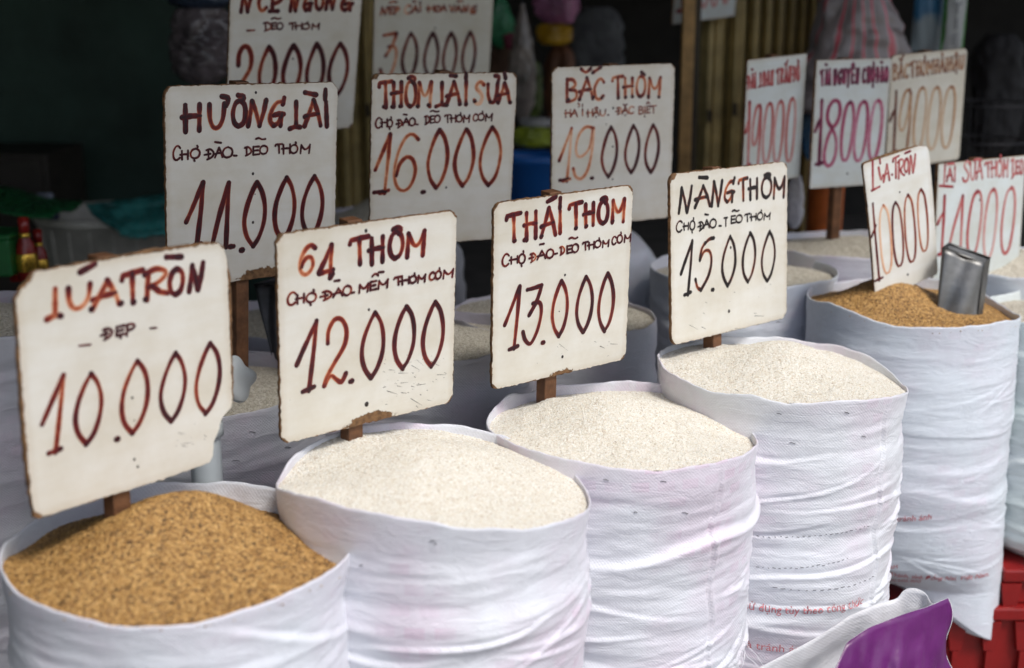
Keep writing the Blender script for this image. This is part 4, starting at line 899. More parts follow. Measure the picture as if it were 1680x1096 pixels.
s.line(NL, [('~', [(146, 118), (135, 285)], .6), ('~', [(100, 285), (205, 292)], .75), ('A', 150, 140, 210, 258, .6), ('~', [(222, 135), (220, 250)], .6), ('~', [(165, 116), (215, 110)], .4), ('S', 276, 86, 345, 255, .5), ('U', 336, 92, 388, 246, .45), ('A', 380, 88, 444, 242, .45), ('~', [(370, 88), (400, 78), (430, 86)], .4), ('T', 450, 94, 510, 222, .4), ('H', 496, 86, 550, 222, .4), ('Ơ', 544, 80, 594, 220, .35), ('M', 592, 74, 642, 220, .45), ('D', 655, 64, 704, 230, .45), ('E', 694, 82, 728, 200, .4), ('O', 722, 76, 760, 200, .4)], 14, mat='paint_red', slope=-.05)
s.line(PL, [('I1', 74, 356, 166, 830, .6), ('1L', 150, 356, 304, 860, .5), ('Q', 302, 320, 444, 850, .45), ('Q', 430, 304, 564, 862, .4), ('Q', 566, 292, 704, 822, .4)], 21, mat='paint_red')
s.nails([(415, 395, 1.8)])
s = Sign((1405, 230, 3.914), [(1415, 270), (1526, 233), (1539, 462), (1437, 500)], 2.68)
s.start('small white board LÚA TRÒN 10000 leaning beside the tin scoop', rad=.007, board='board_h', foot=.80, post=(300, 960), chip=(.0, -9, 0), topout=-.05,
        poly=[(42, 175), (45, 152), (62, 142), (150, 105), (300, 58), (400, 34), (448, 36), (462, 50), (472, 110), (500, 420), (524, 840), (518, 862), (420, 905), (320, 955), (230, 1000), (132, 1054), (124, 1050), (98, 700), (70, 400)])
s.line(NL, [('~', [(104, 132), (106, 318)], .6), ('~', [(98, 324), (148, 298)], .6), ('~', [(142, 175), (158, 255), (170, 225)], .4), ('~', [(150, 122), (152, 148)], .4), ('A', 168, 148, 218, 274, .45), ('~', [(228, 220), (230, 222)]), ('T', 230, 98, 275, 250, .5), ('R', 262, 112, 312, 250, .4), ('O', 303, 110, 338, 212, .4), ('~', [(312, 84), (345, 70)]), ('N', 332, 88, 384, 218, .5)], 11, mat='paint_red', slope=-.25)
s.line(PL, [('i1', 90, 402, 172, 910, .62), ('q', 143, 412, 233, 856, .12), ('q', 224, 394, 308, 812, .62), ('q', 303, 345, 386, 784, .62), ('q', 388, 310, 466, 716, .45)], 11)
s.nails([(278, 333, 1.5), (330, 862, 1.8)])
s = Sign((940, 0, 3.915), [(1113, -92), (1216, -102), (1206, 27), (1102, 40)], 4.05)
s.start('white board cut by the top edge, hung behind the brown wooden pole', rad=.002, board='board_w', foot=1.5, name='price_sign')
s.line(PL, [('~', [(712, -100), (702, 70)], .7), ('~', [(670, 73), (716, 66)], .7), ('Q', 812, -180, 890, 52, .4), ('Q', 880, -185, 950, 46, .4), ('Q', 955, -200, 1018, 26, .4)], 19, mat='paint_red')

# ------------------------------------------------------------------ open purple sack at the bottom right
def purple_sack():
    F = [(1335, 1150, 1.80), (1368, 1100, 1.82), (1388, 1054, 1.84), (1425, 1029, 1.86), (1480, 1008, 1.89), (1520, 995, 1.92), (1549, 981, 1.95)]
    B = [(1150, 1150, 1.93), (1250, 1094, 1.94), (1300, 1068, 1.95), (1345, 1044, 1.96), (1395, 1010, 1.97), (1440, 990, 1.98), (1474, 982, 1.99), (1480, 967, 1.99), (1500, 964, 1.985), (1518, 974, 1.98), (1522, 992, 1.97), (1535, 991, 1.96), (1551, 982, 1.951)]
    c = at(1470, 1096, 1.9); e = thing('purple_sack', 'open purple printed sack with a white lining, collapsed at the bottom right', 'sack', (c[0], c[1], 0))
    def sheet(pts, name, bul, seed, mats):
        P = [at(*p) for p in pts]; L = [0]
        for i in range(1, len(P)): L.append(L[-1]+np.linalg.norm(P[i]-P[i-1]))
        n = 90; m = 60; ss = np.linspace(0, L[-1], n); Q = np.stack([np.interp(ss, L, [p[k] for p in P]) for k in range(3)], 1)
        ker = np.array([1, 2, 3, 2, 1.])/9
        for k in range(3): Q[2:-2, k] = np.convolve(Q[:, k], ker, 'valid')
        vs = []; fs = []
        for i in range(m+1):
            t = i/m
            for j in range(n):
                q = Q[j]; f = j/(n-1); z = q[2]*(1-t)
                wr = float(pnoise(np.array([f*.9]), np.array([t]), 6, 9, seed)[0])*.034*min(1, t*8)+float(pnoise(np.array([f*.9+t*.3]), np.array([t]), 22, 16, seed+1)[0])*.013*min(1, t*12)
                cz = sum(.007*math.exp(-((f*a+t*b-c_)/.035)**2) for (a, b, c_) in ((1, 1.2, .75), (1, -1.4, .15), (.6, 1.6, .95), (1.3, .8, 1.35), (1, -2.2, -.5), (.9, .3, .62)))*min(1, t*6)
                wr -= cz
                bl = -bul*math.sin(min(1, t*1.3)*math.pi)*math.sin(f*math.pi)
                x = q[0]+.02*t*math.sin(f*3)*0; 
                if j == n-1 and seed: x += .004*math.sin(t*30)
                vs.append((x-c[0]+.006*math.sin(t*22+1)*f**6+.10*t*f**2, q[1]+bl+wr*(1-f**8)-c[1], z))
            if i:
                for j in range(n-1): fs.append(((i-1)*n+j, i*n+j, i*n+j+1, (i-1)*n+j+1))
        me = mesh(name, vs, fs); uvl = me.uv_layers.new(name='UVMap')
        for lp in me.loops: uvl.data[lp.index].uv = ((lp.vertex_index % n)/n*L[-1], (lp.vertex_index//n)/m*.5)
        o = link(name, me, mats, e)
        md = o.modifiers.new('thick', 'SOLIDIFY'); md.thickness = .0012; md.offset = 1 if bul > 0 else -1; md.material_offset = 1; md.material_offset_rim = 1
        return o
    sheet(F, 'front_panel', .03, 51, [M['white_in'], M['purple']] if False else [M['purple'], M['white_in']])
    sheet(B, 'back_panel', -.02, 55, [M['white_in'], M['white_in']])
purple_sack()

# ------------------------------------------------------------------ red plastic crates
def crate(x0, x1, y0, y1, z0, z1, label, rot=0):
    cx, cy = (x0+x1)/2, (y0+y1)/2; e = thing('plastic_crate', label, 'crate', (cx, cy, z0), (0, 0, rot), 'red plastic crates under the sacks')
    X, Y, H = (x1-x0)/2, (y1-y0)/2, z1-z0
    MB().box(-X, X, -Y, Y, H-.03, H).build('top_rim', M['redpl'], e, bevel=.005)
    MB().box(-X+.015, X-.015, -Y+.015, Y-.015, 0, H-.031).build('body', M['redpl'], e, bevel=.004)
    n = max(3, int((x1-x0)/.075)); me = None
    for i in range(n+1):
        x = -X+.02+(2*X-.04)*i/n
        for yy, d in ((-Y, 0),):
            if me is None:
                mb = MB(); mb.add([(-.022, 0, H-.032), (.022, 0, H-.032), (.012, 0, H-.10), (-.012, 0, H-.10), (-.022, .016, H-.032), (.022, .016, H-.032), (.012, .016, H-.10), (-.012, .016, H-.10)], [(0, 3, 2, 1), (4, 5, 6, 7), (0, 1, 5, 4), (1, 2, 6, 5), (2, 3, 7, 6), (3, 0, 4, 7)])
                mb.box(-.006, .006, 0, .016, .0, H-.101)
                o = mb.build('rib', M['redpl'], e); me = o.data; o.location = (x, yy+.0005, 0)
            else:
                o = bpy.data.objects.new('rib', me); COL.objects.link(o); o.parent = e; o.location = (x, yy+.0005, 0)
crate(.80, 1.50, 2.54, 3.05, 0, .155, 'low red plastic crate under the tall paddy sack')
crate(1.06, 1.85, 2.55, 3.06, .156, .240, 'red plastic crate carrying the greenish sack at the right edge')

# ------------------------------------------------------------------ white pipe with a tap
def pipe():
    b = at(341, 800, 1.95); e = thing('water_pipe', 'white PVC standpipe with a scalloped tap handle behind the nearest sign', 'pipe', (b[0], b[1], 0))
    zt = at(345, 706, 1.95)[2]; r = .0235
    MB().lathe([(r, 0), (r, zt)], 40).build('pipe', M['pvc'], e, smooth=True)
    MB().lathe([(r+.0008, zt-.002), (r+.005, zt), (r+.005, zt+.018), (r-.001, zt+.022), (r-.001, zt+.045), (.010, zt+.055), (.010, zt+.075), (.0001, zt+.076)], 40).build('valve_body', M['pvc'], e, smooth=True)
    hc = at(380, 624, 1.92)-np.array((b[0], b[1], 0))
    vs = []; fs = []; n = 60; prof = [(0, .016), (.5, .016), (.72, .012), (.98, .010), (1.0, .003), (.99, -.005), (.70, -.008), (0, -.008)]
    for (q, h) in prof:
        for k in range(n):
            a = k*2*math.pi/n; rr = .033*(1+.13*math.cos(5*a))*q; vs.append((rr*math.cos(a), rr*math.sin(a), h))
    for i in range(len(prof)-1):
        for k in range(n): fs.append((i*n+k, i*n+(k+1) % n, (i+1)*n+(k+1) % n, (i+1)*n+k))
    link('tap_handle', mesh('tap_handle', vs, fs), M['pvc'], e, hc, (R(62), R(0), R(32)))
    q = Vector(hc); MB().tube([(0, 0, zt+.05), (q.x*.5, q.y*.5, (zt+.05+q.z)/2), q], .009, 12).build('stem', M['pvc'], e, smooth=True)
pipe()

# ------------------------------------------------------------------ tin scoops
def scoop(P, d, depth, label, mat, tilt):
    """P: four photo corners (top left, top right, bottom right, bottom left) of the broad face at distance d; depth backwards"""
    tl, tr, br, bl = [at(*p, d) for p in P]; tr = at(*P[1], d-.01); br = at(*P[2], d-.01)
    n = np.cross(tr-tl, tl-bl); n /= np.linalg.norm(n); 
    if n @ (CAM-tl) > 0: n = -n
    c = bl; e = thing('tin_scoop', label, 'scoop', c)
    dn = (bl-tl)*.25
    q = [tl-c, tr-c, br-c+dn, bl-c+dn]; sd_ = np.array((.55, .83, .05)); sd_ /= np.linalg.norm(sd_)
    dv = sd_*depth
    A = [Vector(x) for x in q]; Bk = [Vector(x+dv*(1.0 if i < 2 else .75)) for i, x in enumerate(q)]
    t = .0012
    def panel(nm, pts):
        o = link(nm, mesh(nm, pts, [(0, 1, 2, 3)]), mat, e, smooth=False); md = o.modifiers.new('t', 'SOLIDIFY'); md.thickness = t; md.offset = 0; return o
    mid = [(A[0]+A[1])/2, (A[3]+A[2])/2]; bul = Vector(n)*-.004
    vs = []; fs = []; NX, NY = 14, 14
    for j in range(NY+1):
        for i in range(NX+1):
            u, v = i/NX, j/NY; p = A[0].lerp(A[1], u).lerp(A[3].lerp(A[2], u), v)
            p = p-Vector(n)*(.006*math.sin(u*math.pi)*math.sin(v*3)+.0035*math.sin(u*9+v*4)); vs.append(p)
    for j in range(NY):
        for i in range(NX): a = j*(NX+1)+i; fs.append((a, a+1, a+NX+2, a+NX+1))
    o = link('front_plate', mesh('front_plate', vs, fs), mat, e); md = o.modifiers.new('t', 'SOLIDIFY'); md.thickness = t
    panel('side_plate', [A[1], Bk[1], Bk[2], A[2]]); panel('side_plate', [Bk[0], A[0], A[3], Bk[3]]); panel('back_plate', [Bk[1], Bk[0], Bk[3], Bk[2]])
    MB().tube([A[0], A[1], Bk[1], Bk[0]], .0032, 8, True).build('rolled_rim', mat, e, smooth=True)
scoop([(1546, 407), (1615, 432), (1602, 532), (1537, 508)], 2.70, .048, 'square galvanised tin scoop standing in the brown paddy', M['tin'], 0)
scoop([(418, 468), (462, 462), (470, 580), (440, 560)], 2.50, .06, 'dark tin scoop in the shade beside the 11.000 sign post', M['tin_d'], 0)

# ------------------------------------------------------------------ folding gates (mustard steel), wooden pole, orange pole
def gate(px0, px1, d, n, label, wts=None):
    a, b = at(px0, 100, d), at(px1, 100, d); e = thing('folding_gate', label, 'gate', ((a[0]+b[0])/2, a[1], 0), group='mustard folding gates drawn open')
    W = b[0]-a[0]; me = mf = None
    wts = wts or [1]*n; cum = [sum(wts[:i]) for i in range(n+1)]
    for i in range(n):
        x = -W/2+W*(cum[i]+cum[i+1])/2/cum[-1]; w = W/n; fx = wts[i]*n/cum[-1]
        if me is None:
            mb = MB(); h = 2.38; p = [(-.48, 0), (-.22, -.035), (-.05, -.035), (0, 0), (.06, -.012), (.30, -.012), (.36, 0), (.48, .012)]
            vs = []; fs = []
            for z in (.02, h):
                for (u, y) in p: vs.append((u*w, y, z))
                for (u, y) in reversed(p): vs.append((u*w, y+.004, z))
            m = 2*len(p)
            for k in range(m): fs.append((k, (k+1) % m, m+(k+1) % m, m+k))
            o = link('slat', mesh('slat', vs, fs), M['gate'], e, smooth=False); me = o.data; o.location = (x, 0, 0); o.scale = (fx, 1, 1)
        else:
            o = bpy.data.objects.new('slat', me); COL.objects.link(o); o.parent = e; o.location = (x, 0, 0); o.scale = (fx, 1, 1)
        for z in (1.08, 1.62):
            if mf is None: 
                q = MB().box(-.006, .006, -.05, -.036, -.02, .02).build('hinge', M['gate_d'], e); mf = q.data
            else:
                q = bpy.data.objects.new('hinge', mf); COL.objects.link(q); q.parent = e
            q.location = (x-.12*w*fx, 0, z+random.uniform(-.02, .02)); 
    MB().box(-W/2, W/2, .02, .03, 0, 2.38).build('backing_bar', M['gate_d'], e)
gate(500, 617, 4.3, 3, 'mustard folding gate drawn open, left of the doorway behind the 30000 sign', [50, 45, 22])
gate(1146, 1336, 4.3, 8, 'mustard folding gate drawn open, behind the back right boards', [48, 32, 22, 20, 20, 18, 18, 14])
p = at(1127, 100, 4.0); e = thing('wooden_pole', 'tall brown wooden pole in front of the hung white board', 'pole', (p[0], p[1], 0))
MB().box(-.019, .019, -.02, .02, 0, 2.4).build('shaft', rough_mat('pole_wood', (.46, .27, .095), .6, .5, 18, .4, 90), e, bevel=.003)
MB().box(.0192, .040, .0, .03, 0, 2.4).build('side_batten', M['gate_d'], e, bevel=.002)
p = at(1362, 200, 4.2); e = thing('orange_pillar', 'rusty orange round pillar behind the 18000 sign', 'pillar', (p[0], p[1], 0))
om = rough_mat('orange_pillar_paint', (.55, .13, .022), .5, .4, 10, .2)
MB().lathe([(.058, 0), (.058, 2.4)], 28).build('shaft', om, e, smooth=True)
MB().lathe([(.075, .0), (.075, .05), (.058, .08)], 28).build('base_collar', om, e, smooth=True)

# ------------------------------------------------------------------ hanging bags and goods in the dark shop
def bag(px0, px1, y0, y1, d, name, label, mat, cat, seed=1, cone=False, tied=True, sq=.5, group=None, neck=.15):
    a, b = at(px0, y1, d), at(px1, y0, d); cx = (a[0]+b[0])/2; W = (b[0]-a[0])/2; z0, z1 = a[2], b[2]; H = z1-z0
    e = thing(name, label, cat, (cx, a[1], z0), group=group)
    nt, nz = 64, 44; vs = []; fs = []
    for i in range(nz+1):
        t = i/nz
        for k in range(nt):
            th = 2*math.pi*k/nt
            env = math.sin(min(1, (t+.03)/.35)*math.pi/2)**.6*(1-max(0, (t-.45)/.55)**1.5*(1-neck)) if tied else (1-.5*abs(2*t-1)**6)
            if cone: env = min(1, t/.06+.3)*((1-t)**.85*(1-neck)+neck)
            f = 1+.16*float(pnoise(np.array([k/nt]), np.array([t*.5]), 11, 5, seed)[0])*2*(0.4+t)+.10*float(pnoise(np.array([k/nt+t*.2]), np.array([t]), 26, 14, seed+1)[0])*2
            r = W*env*f*.95; vs.append((r*math.cos(th), r*sq*math.sin(th), t*H))
        if i:
            for k in range(nt): k2 = (k+1) % nt; fs.append(((i-1)*nt+k, (i-1)*nt+k2, i*nt+k2, i*nt+k))
    fs.append(tuple(nz*nt+k for k in range(nt))); fs.append(tuple(range(nt-1, -1, -1)))
    link('film', mesh('film', vs, fs), mat, e)
    if tied:
        MB().lathe([(W*.16, H-.012), (W*.19, H), (W*.12, H+.012)], 16, sq=sq).build('knot', mat, e, smooth=True)
        MB().tube([(0, 0, H), (0, .005, H+.3)], .003, 6).build('string', M['stitch'], e)
    return e
def film(name, c, c2=None, rough=.28, alpha=1):
    c = tuple(min(.85, x*1.7) for x in c); c2 = tuple(x*1.7 for x in c2) if c2 else None
    return rough_mat(name, c, rough, .5, 10, .6, 30, c2=c2, alpha=alpha)
bag(280, 388, 14, 140, 3.6, 'hanging_bag', 'dark crumpled plastic bag hanging left of the 20000 sign', film('smoky_film', (.10, .085, .09), (.025, .02, .022), .25), 'bag', 3, sq=.7, neck=.75)
bag(268, 392, -60, 14, 3.55, 'hanging_box', 'black and navy packet hanging at the top edge above the dark crumpled bag', film('navy_film', (.02, .03, .05), (.008, .01, .015)), 'packet', 5, tied=False)
bag(800, 842, -10, 78, 4.7, 'hanging_bag', 'green plastic bag hanging right of the 30000 sign', film('green_film', (.03, .20, .09), (.01, .07, .03)), 'bag', 7)
bag(826, 852, 54, 80, 4.6, 'hanging_bag', 'small maroon packet below the green plastic bag', film('maroon_film', (.18, .03, .06)), 'bag', 8, tied=False)
bag(834, 880, 12, 198, 4.5, 'hanging_bag', 'long clear crinkled bag hanging beside the 16.000 sign', film('clear_film', (.17, .145, .13), (.04, .035, .03), .2), 'bag', 9)
bag(800, 850, 76, 150, 4.8, 'brown_bag', 'brown cloth bag below the green plastic bag', film('brown_cloth', (.10, .055, .035), None, .8), 'bag', 10, tied=False)
bag(876, 950, -40, 42, 4.7, 'hanging_bag', 'mauve plastic bag at the top edge above the yellow packet', film('mauve_film', (.26, .10, .19), (.14, .05, .10)), 'bag', 11, neck=.6)
bag(924, 944, -20, 38, 4.55, 'hanging_bag', 'small bright pink bag on the right of the mauve bag', film('pink_film', (.42, .17, .30)), 'bag', 12, tied=False)
bag(882, 938, 38, 74, 4.65, 'hanging_bag', 'yellow packet under the mauve bag', film('yellow_film', (.34, .20, .01), (.16, .08, .005)), 'bag', 13, tied=False)
bag(894, 942, 74, 230, 4.9, 'clay_jar', 'tall brown clay jar below the yellow packet', film('brown_clay', (.12, .05, .025), None, .6), 'jar', 14, tied=False, sq=1)
bag(938, 1022, 12, 160, 5.0, 'hanging_cloth', 'grey cloth hanging in the dark doorway above the BẮC THƠM board', film('grey_cloth', (.075, .08, .085), (.03, .03, .035), .8), 'cloth', 15, tied=False, sq=.25)
bag(842, 908, 207, 242, 4.4, 'folded_tarp', 'yellow green folded tarp on the blue tub', film('lime_tarp', (.20, .24, .02), (.07, .09, .01)), 'tarp', 16, tied=False)
bag(852, 908, 192, 209, 4.45, 'folded_cloth', 'light grey folded cloth lying on the yellow green tarp', film('pale_cloth', (.25, .25, .25)), 'cloth', 17, tied=False)
bag(862, 890, 100, 192, 4.7, 'hanging_bag', 'dim green striped packet behind the clear crinkled bag', film('dim_green_film', (.06, .09, .015), (.012, .018, .005)), 'bag', 18, tied=False)
bag(1312, 1342, 120, 262, 3.9, 'hanging_bag', 'dim blue plastic bag in the gap left of the 18000 sign', film('blue_film', (.03, .09, .17), (.01, .03, .06)), 'bag', 19)
bag(1286, 1318, 285, 375, 3.6, 'white_bag', 'limp white plastic bag right of the 15.000 sign', film('white_film', (.45, .45, .50), (.25, .25, .30)), 'bag', 20, neck=.5)
# striped bag
m, t, b = newmat('striped_film'); k = NB(t); tc = k.n('ShaderNodeTexCoord').outputs['Object']
sp_ = k.n('ShaderNodeSeparateXYZ'); k.l(tc, sp_.inputs[0])
an = k.math('ARCTAN2', sp_.outputs[1], sp_.outputs[0]); st = k.math('SINE', k.math('ADD', k.math('MULTIPLY', an, 13), k.math('MULTIPLY', k.noise(tc, 6, 4), 5)))
k.l(k.ramp(st, [(.2, (.17, .145, .14)), (.6, (.30, .26, .26)), (.92, (.42, .07, .09))]), b.inputs['Base Color']); b.inputs['Roughness'].default_value = .3
bag(1262, 1530, -70, 190, 3.8, 'hanging_bag', 'big crinkled bag with red and white stripes hanging above the 18000 sign', m, 'bag', 21, neck=.10, cone=True)
# soap packets with vertical lettering
def packet(px0, px1, y0, y1, d, name, label, base, extra=()):
    a, b = at(px0, y1, d), at(px1, y0, d); W, H = b[0]-a[0], b[2]-a[2]
    e = thing(name, label, 'packet', ((a[0]+b[0])/2, a[1], a[2]), group='printed packets hanging at the top right')
    vs = []; fs = []; n = 10; mm = 16
    for sgn in (-1, 1):
        for j in range(mm+1):
            for i in range(n+1):
                u, v = i/n, j/mm; vs.append(((u-.5)*W, sgn*.022*(math.sin(u*math.pi)*math.sin(v*math.pi))**.5+.002*math.sin(u*14+v*9), v*H))
    q = (n+1)*(mm+1)
    for s0 in (0, 1):
        for j in range(mm):
            for i in range(n):
                a0 = s0*q+j*(n+1)+i; f = (a0, a0+1, a0+n+2, a0+n+1); fs.append(f if s0 == 0 else f[::-1])
    link('wrapper', mesh('wrapper', vs, fs), base, e)
    for (body, u, v, size, mat) in extra:
        tv, tf = text_mesh(body, size, 3); xs = [p[0] for p in tv]; mx = (min(xs)+max(xs))/2
        link('printed_letter', mesh('printed_letter', [((u-.5)*W+p[0]-mx, -.026, v*H+p[1]) for p in tv], tf), mat, e, smooth=False)
    return e
m, t, b = newmat('blue_mountain_print'); k = NB(t); g_ = k.n('ShaderNodeTexCoord').outputs['Object']
sp_ = k.n('ShaderNodeSeparateXYZ'); k.l(g_, sp_.inputs[0])
k.l(k.ramp(k.math('ADD', k.math('MULTIPLY', sp_.outputs[2], 2.1), k.math('MULTIPLY', k.noise(g_, 14, 5), .28)), [(.30, (.20, .25, .27)), (.38, (.03, .12, .22)), (.60, (.04, .15, .28)), (.68, (.30, .33, .38)), (.82, (.10, .18, .42))]), b.inputs['Base Color']); b.inputs['Roughness'].default_value = .35
packet(1494, 1542, -70, 84, 4.0, 'printed_packet', 'blue and white packet with a mountain print hanging at the top right', m)
gl = rough_mat('grey_letter_ink', (.16, .17, .18), .5, .1, 9, 0)
m, t, b = newmat('green_edged_print'); k = NB(t); g_ = k.n('ShaderNodeTexCoord').outputs['Object']; sp_ = k.n('ShaderNodeSeparateXYZ'); k.l(g_, sp_.inputs[0])
k.l(k.mix(k.math('GREATER_THAN', k.math('ADD', k.math('ABSOLUTE', sp_.outputs[0]), k.math('MULTIPLY', k.noise(g_, 30, 3), .012)), .034), (.34, .36, .36), (.05, .20, .04)), b.inputs['Base Color']); b.inputs['Roughness'].default_value = .35
packet(1542, 1580, -70, 84, 3.95, 'printed_packet', 'white packet with green edges and grey letters TIE hanging at the top right', m, [('T', .5, .40, .046, gl), ('I', .5, .24, .046, gl), ('E', .5, .07, .046, gl)])
bag(1585, 1668, 55, 250, 4.6, 'black_shape', 'tall black shape standing in the dark at the right', film('black_cloth', (.006, .006, .007), None, .8), 'bag', 23, tied=False, sq=.8)  # dark shape of unknown kind, drawn with the bag outline
# wire basket
def basket():
    c = at(1606, 235, 3.9); e = thing('wire_basket', 'dark wire basket right of the highest back right board', 'basket', (c[0], c[1], c[2]-.12)); wm = rough_mat('basket_wire', (.035, .035, .04), .4, .3, metal=.6)
    for z, r in ((.24, .17), (.13, .15), (.0, .12)):
        MB().tube([(r*math.cos(a*math.pi/16), r*math.sin(a*math.pi/16), z) for a in range(32)], .003, 6, True).build('hoop', wm, e, smooth=True)
    for i in range(22):
        a = i*2*math.pi/22; MB().tube([(.12*math.cos(a), .12*math.sin(a), 0), (.15*math.cos(a), .15*math.sin(a), .13), (.17*math.cos(a), .17*math.sin(a), .24)], .0016, 5).build('wire', wm, e)
basket()
# stand for the basket
# shelf goods behind: tub, blue basin
def tub(px0, px1, yr, d, H, name, label, mat, cat='tub', band=True):
    a, b = at(px0, yr, d), at(px1, yr, d); c = (a+b)/2; r = (b-a)[0]/2; zt = c[2]
    e = thing(name, label, cat, (c[0], c[1], zt-H))
    prof = [(.001, .0), (r*.80, 0), (r*.82, .01), (r*.95, H-.03), (r*1.0, H-.028), (r*1.02, H-.012), (r*1.0, H), (r*.96, H), (r*.93, H-.03), (r*.78, .02), (.001, .02)]
    MB().lathe(prof, 48).build('wall', mat, e, smooth=True)
    if band:
        for z in (.35, .62):
            rr = r*(.82+.13*z)+.002; MB().tube([(rr*math.cos(q*math.pi/20), rr*math.sin(q*math.pi/20), H*z) for q in range(40)], .004, 6, True).build('hoop', mat, e, smooth=True)
        for q in range(20):
            an = q*2*math.pi/20; MB().tube([(r*.825*math.cos(an), r*.825*math.sin(an), .02), (r*.953*math.cos(an), r*.953*math.sin(an), H-.04)], .003, 5).build('rib', mat, e)
    return e, c, r, zt
tub(812, 930, 252, 4.3, .36, 'blue_tub', 'bright blue plastic tub between the 16.000 and 19.000 boards', rough_mat('blue_plastic', (.015, .13, .46), .35, .2, 6, .05), band=False)
greyp = rough_mat('grey_white_plastic', (.62, .60, .54), .5, .3, 8, .1)
tub(62, 300, 345, 4.35, .42, 'ribbed_tub', 'large grey ribbed tub in the dark shop behind the nearest sign', greyp)
b_ = MB(); c = at(180, 345, 4.35)
o = MB().lathe([(.001, .03), (.12, .02), (.215, 0)], 32).build('rice_bran', rough_mat('brown_bran', (.26, .12, .045), .9, .4), loc=(c[0], c[1], c[2]-.075), smooth=True); tag(o, 'brown bran filling the large grey ribbed tub', 'bran', kind='stuff')
# teal sheet draped over the tub rim
def drape():
    P = [[(142, 338), (200, 332), (275, 322)], [(150, 352), (205, 345), (280, 338)], [(172, 368), (225, 366), (285, 358)], [(198, 382), (232, 386), (290, 376)], [(214, 392), (240, 389), (292, 384)]]
    e = thing('teal_bag', 'teal plastic bag draped over the rim of the grey ribbed tub', 'bag', at(210, 390, 4.1)); o0 = at(210, 390, 4.1)
    vs = []; n = 30; m = 24; rowsD = [4.16, 4.13, 4.09, 4.05, 4.04]
    for j in range(m+1):
        v = j/m*(len(P)-1); a = min(int(v), len(P)-2); f = v-a
        for i in range(n+1):
            u = i/n*2; b = min(int(u), 1); g = u-b
            def q(r_): return (P[r_][b][0]*(1-g)+P[r_][b+1][0]*g, P[r_][b][1]*(1-g)+P[r_][b+1][1]*g)
            p0, p1 = q(a), q(a+1); x, y = p0[0]*(1-f)+p1[0]*f, p0[1]*(1-f)+p1[1]*f; d = rowsD[a]*(1-f)+rowsD[a+1]*f
            vs.append(at(x, y, d+.03*float(pnoise(np.array([u/3]), np.array([v/5]), 9, 9, 77)[0]))-o0)
    fs = [(j*(n+1)+i, j*(n+1)+i+1, (j+1)*(n+1)+i+1, (j+1)*(n+1)+i) for j in range(m) for i in range(n)]
    o = link('sheet', mesh('sheet', vs, fs), film('teal_film', (.04, .20, .19), (.012, .06, .06)), e); md = o.modifiers.new('t', 'SOLIDIFY'); md.thickness = .012
drape()
bag(72, 98, 330, 366, 4.2, 'blue_bag', 'small navy bag lying on the left rim of the grey ribbed tub', film('navy_bag', (.01, .015, .09)), 'bag', 24, tied=False)
bag(56, 90, 316, 336, 4.25, 'white_packet', 'small white packet behind the navy bag', film('white_packet', (.22, .24, .30)), 'packet', 25, tied=False)
e = thing('shop_table', 'dark wooden table at the far left in the shop', 'table', (-1.9, 4.3, 0))
dk = rough_mat('dark_table', (.03, .025, .02), .6, .3)
MB().box(-.9, .95, -.35, .45, .28, .315).build('table_top', dk, e, bevel=.004)
for sx in (-.85, .9):
    for sy in (-.3, .4): MB().box(sx-.025, sx+.025, sy-.025, sy+.025, 0, .279).build('leg', dk, e)
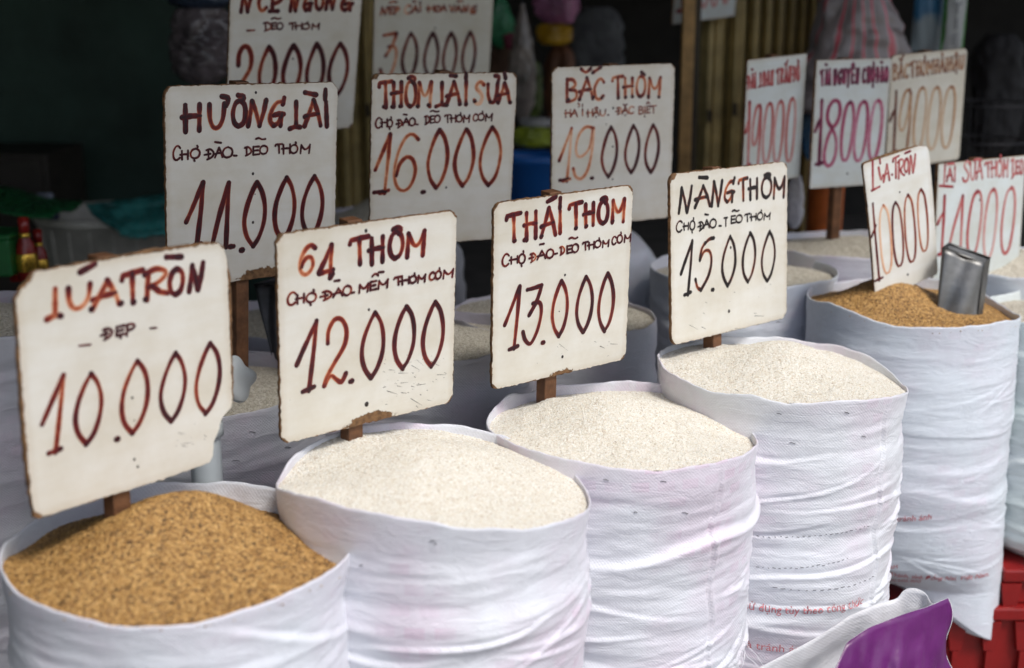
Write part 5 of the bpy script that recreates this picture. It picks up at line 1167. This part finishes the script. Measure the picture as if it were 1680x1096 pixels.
# green canopy sheet, green box and lacquered jars at the far left
a = at(-40, 350, 3.9); e = thing('green_sheet', 'green plastic sheet at the left edge, above the red and gold jars', 'sheet', a)
vs = []; n = 14
for j in range(n+1):
    for i in range(n+1): vs.append((-.35+.58*i/n, .30*j/n, .02+.05*j/n*(1-i/n)+.008*math.sin(i*.9+j*.5)-.03*(i/n)**3))
o = link('sheet', mesh('sheet', vs, [(j*(n+1)+i, j*(n+1)+i+1, (j+1)*(n+1)+i+1, (j+1)*(n+1)+i) for j in range(n) for i in range(n)]), film('green_sheet_film', (.006, .085, .025), (.004, .05, .015)), e); o.modifiers.new('t', 'SOLIDIFY').thickness = .006
a = at(-12, 455, 3.0); e = thing('green_box', 'green plastic box at the left edge beside the red and gold jars', 'box', a)
gp = rough_mat('green_box_plastic', (.008, .13, .03), .4, .2)
MB().box(-.05, .045, 0, .12, 0, .088).build('body', gp, e, bevel=.006); MB().box(-.053, .048, -.003, .123, .0882, .10).build('lid', gp, e, bevel=.004)
redl = rough_mat('red_lacquer', (.30, .02, .015), .25, .4); gold = rough_mat('gold_foil', (.85, .52, .08), .25, .4, 40, .8, 80, metal=.8)
for (px, py, d, sc_, lab) in ((30, 460, 3.15, 1.0, 'red and gold bottle nearest the green box'), (47, 458, 3.05, 1.12, 'tallest red and gold bottle, middle of the three'), (68, 460, 3.15, .95, 'dark bottle with a gold band, right of the three by the nearest sign')):
    a = at(px, py, d); e = thing('lacquered_bottle', lab, 'bottle', a, group='red and gold bottles at the far left')
    MB().lathe([(.001, 0), (.020*sc_, 0), (.021*sc_, .05*sc_), (.018*sc_, .075*sc_), (.009*sc_, .095*sc_), (.009*sc_, .112*sc_)], 20).build('body', redl, e, smooth=True)
    MB().lathe([(.0095*sc_, .100*sc_), (.0115*sc_, .102*sc_), (.0115*sc_, .132*sc_), (.001, .134*sc_)], 16).build('cap', redl, e, smooth=True)
    MB().lathe([(.0212*sc_, .018*sc_), (.0224*sc_, .02*sc_), (.0224*sc_, .05*sc_), (.0205*sc_, .056*sc_)], 20).build('label_band', gold, e, smooth=True)
    MB().lathe([(.0100*sc_, .088*sc_), (.0122*sc_, .092*sc_), (.0122*sc_, .097*sc_), (.0098*sc_, .1*sc_)], 16).build('neck_foil', gold, e, smooth=True)
a = at(-10, 318, 4.4); e = thing('dark_cabinet', 'dark cabinet against the green wall at the left edge', 'cabinet', (a[0]-.2, a[1]+.2, 0))
MB().box(-.35, .32, 0, .4, .316, .92).build('body', dk, e, bevel=.006); MB().box(-.33, -.02, -.014, -.001, .33, .90).build('door', dk, e, bevel=.003); MB().box(.0, .30, -.014, -.001, .33, .90).build('door', dk, e, bevel=.003)
print('objects', len(bpy.data.objects))
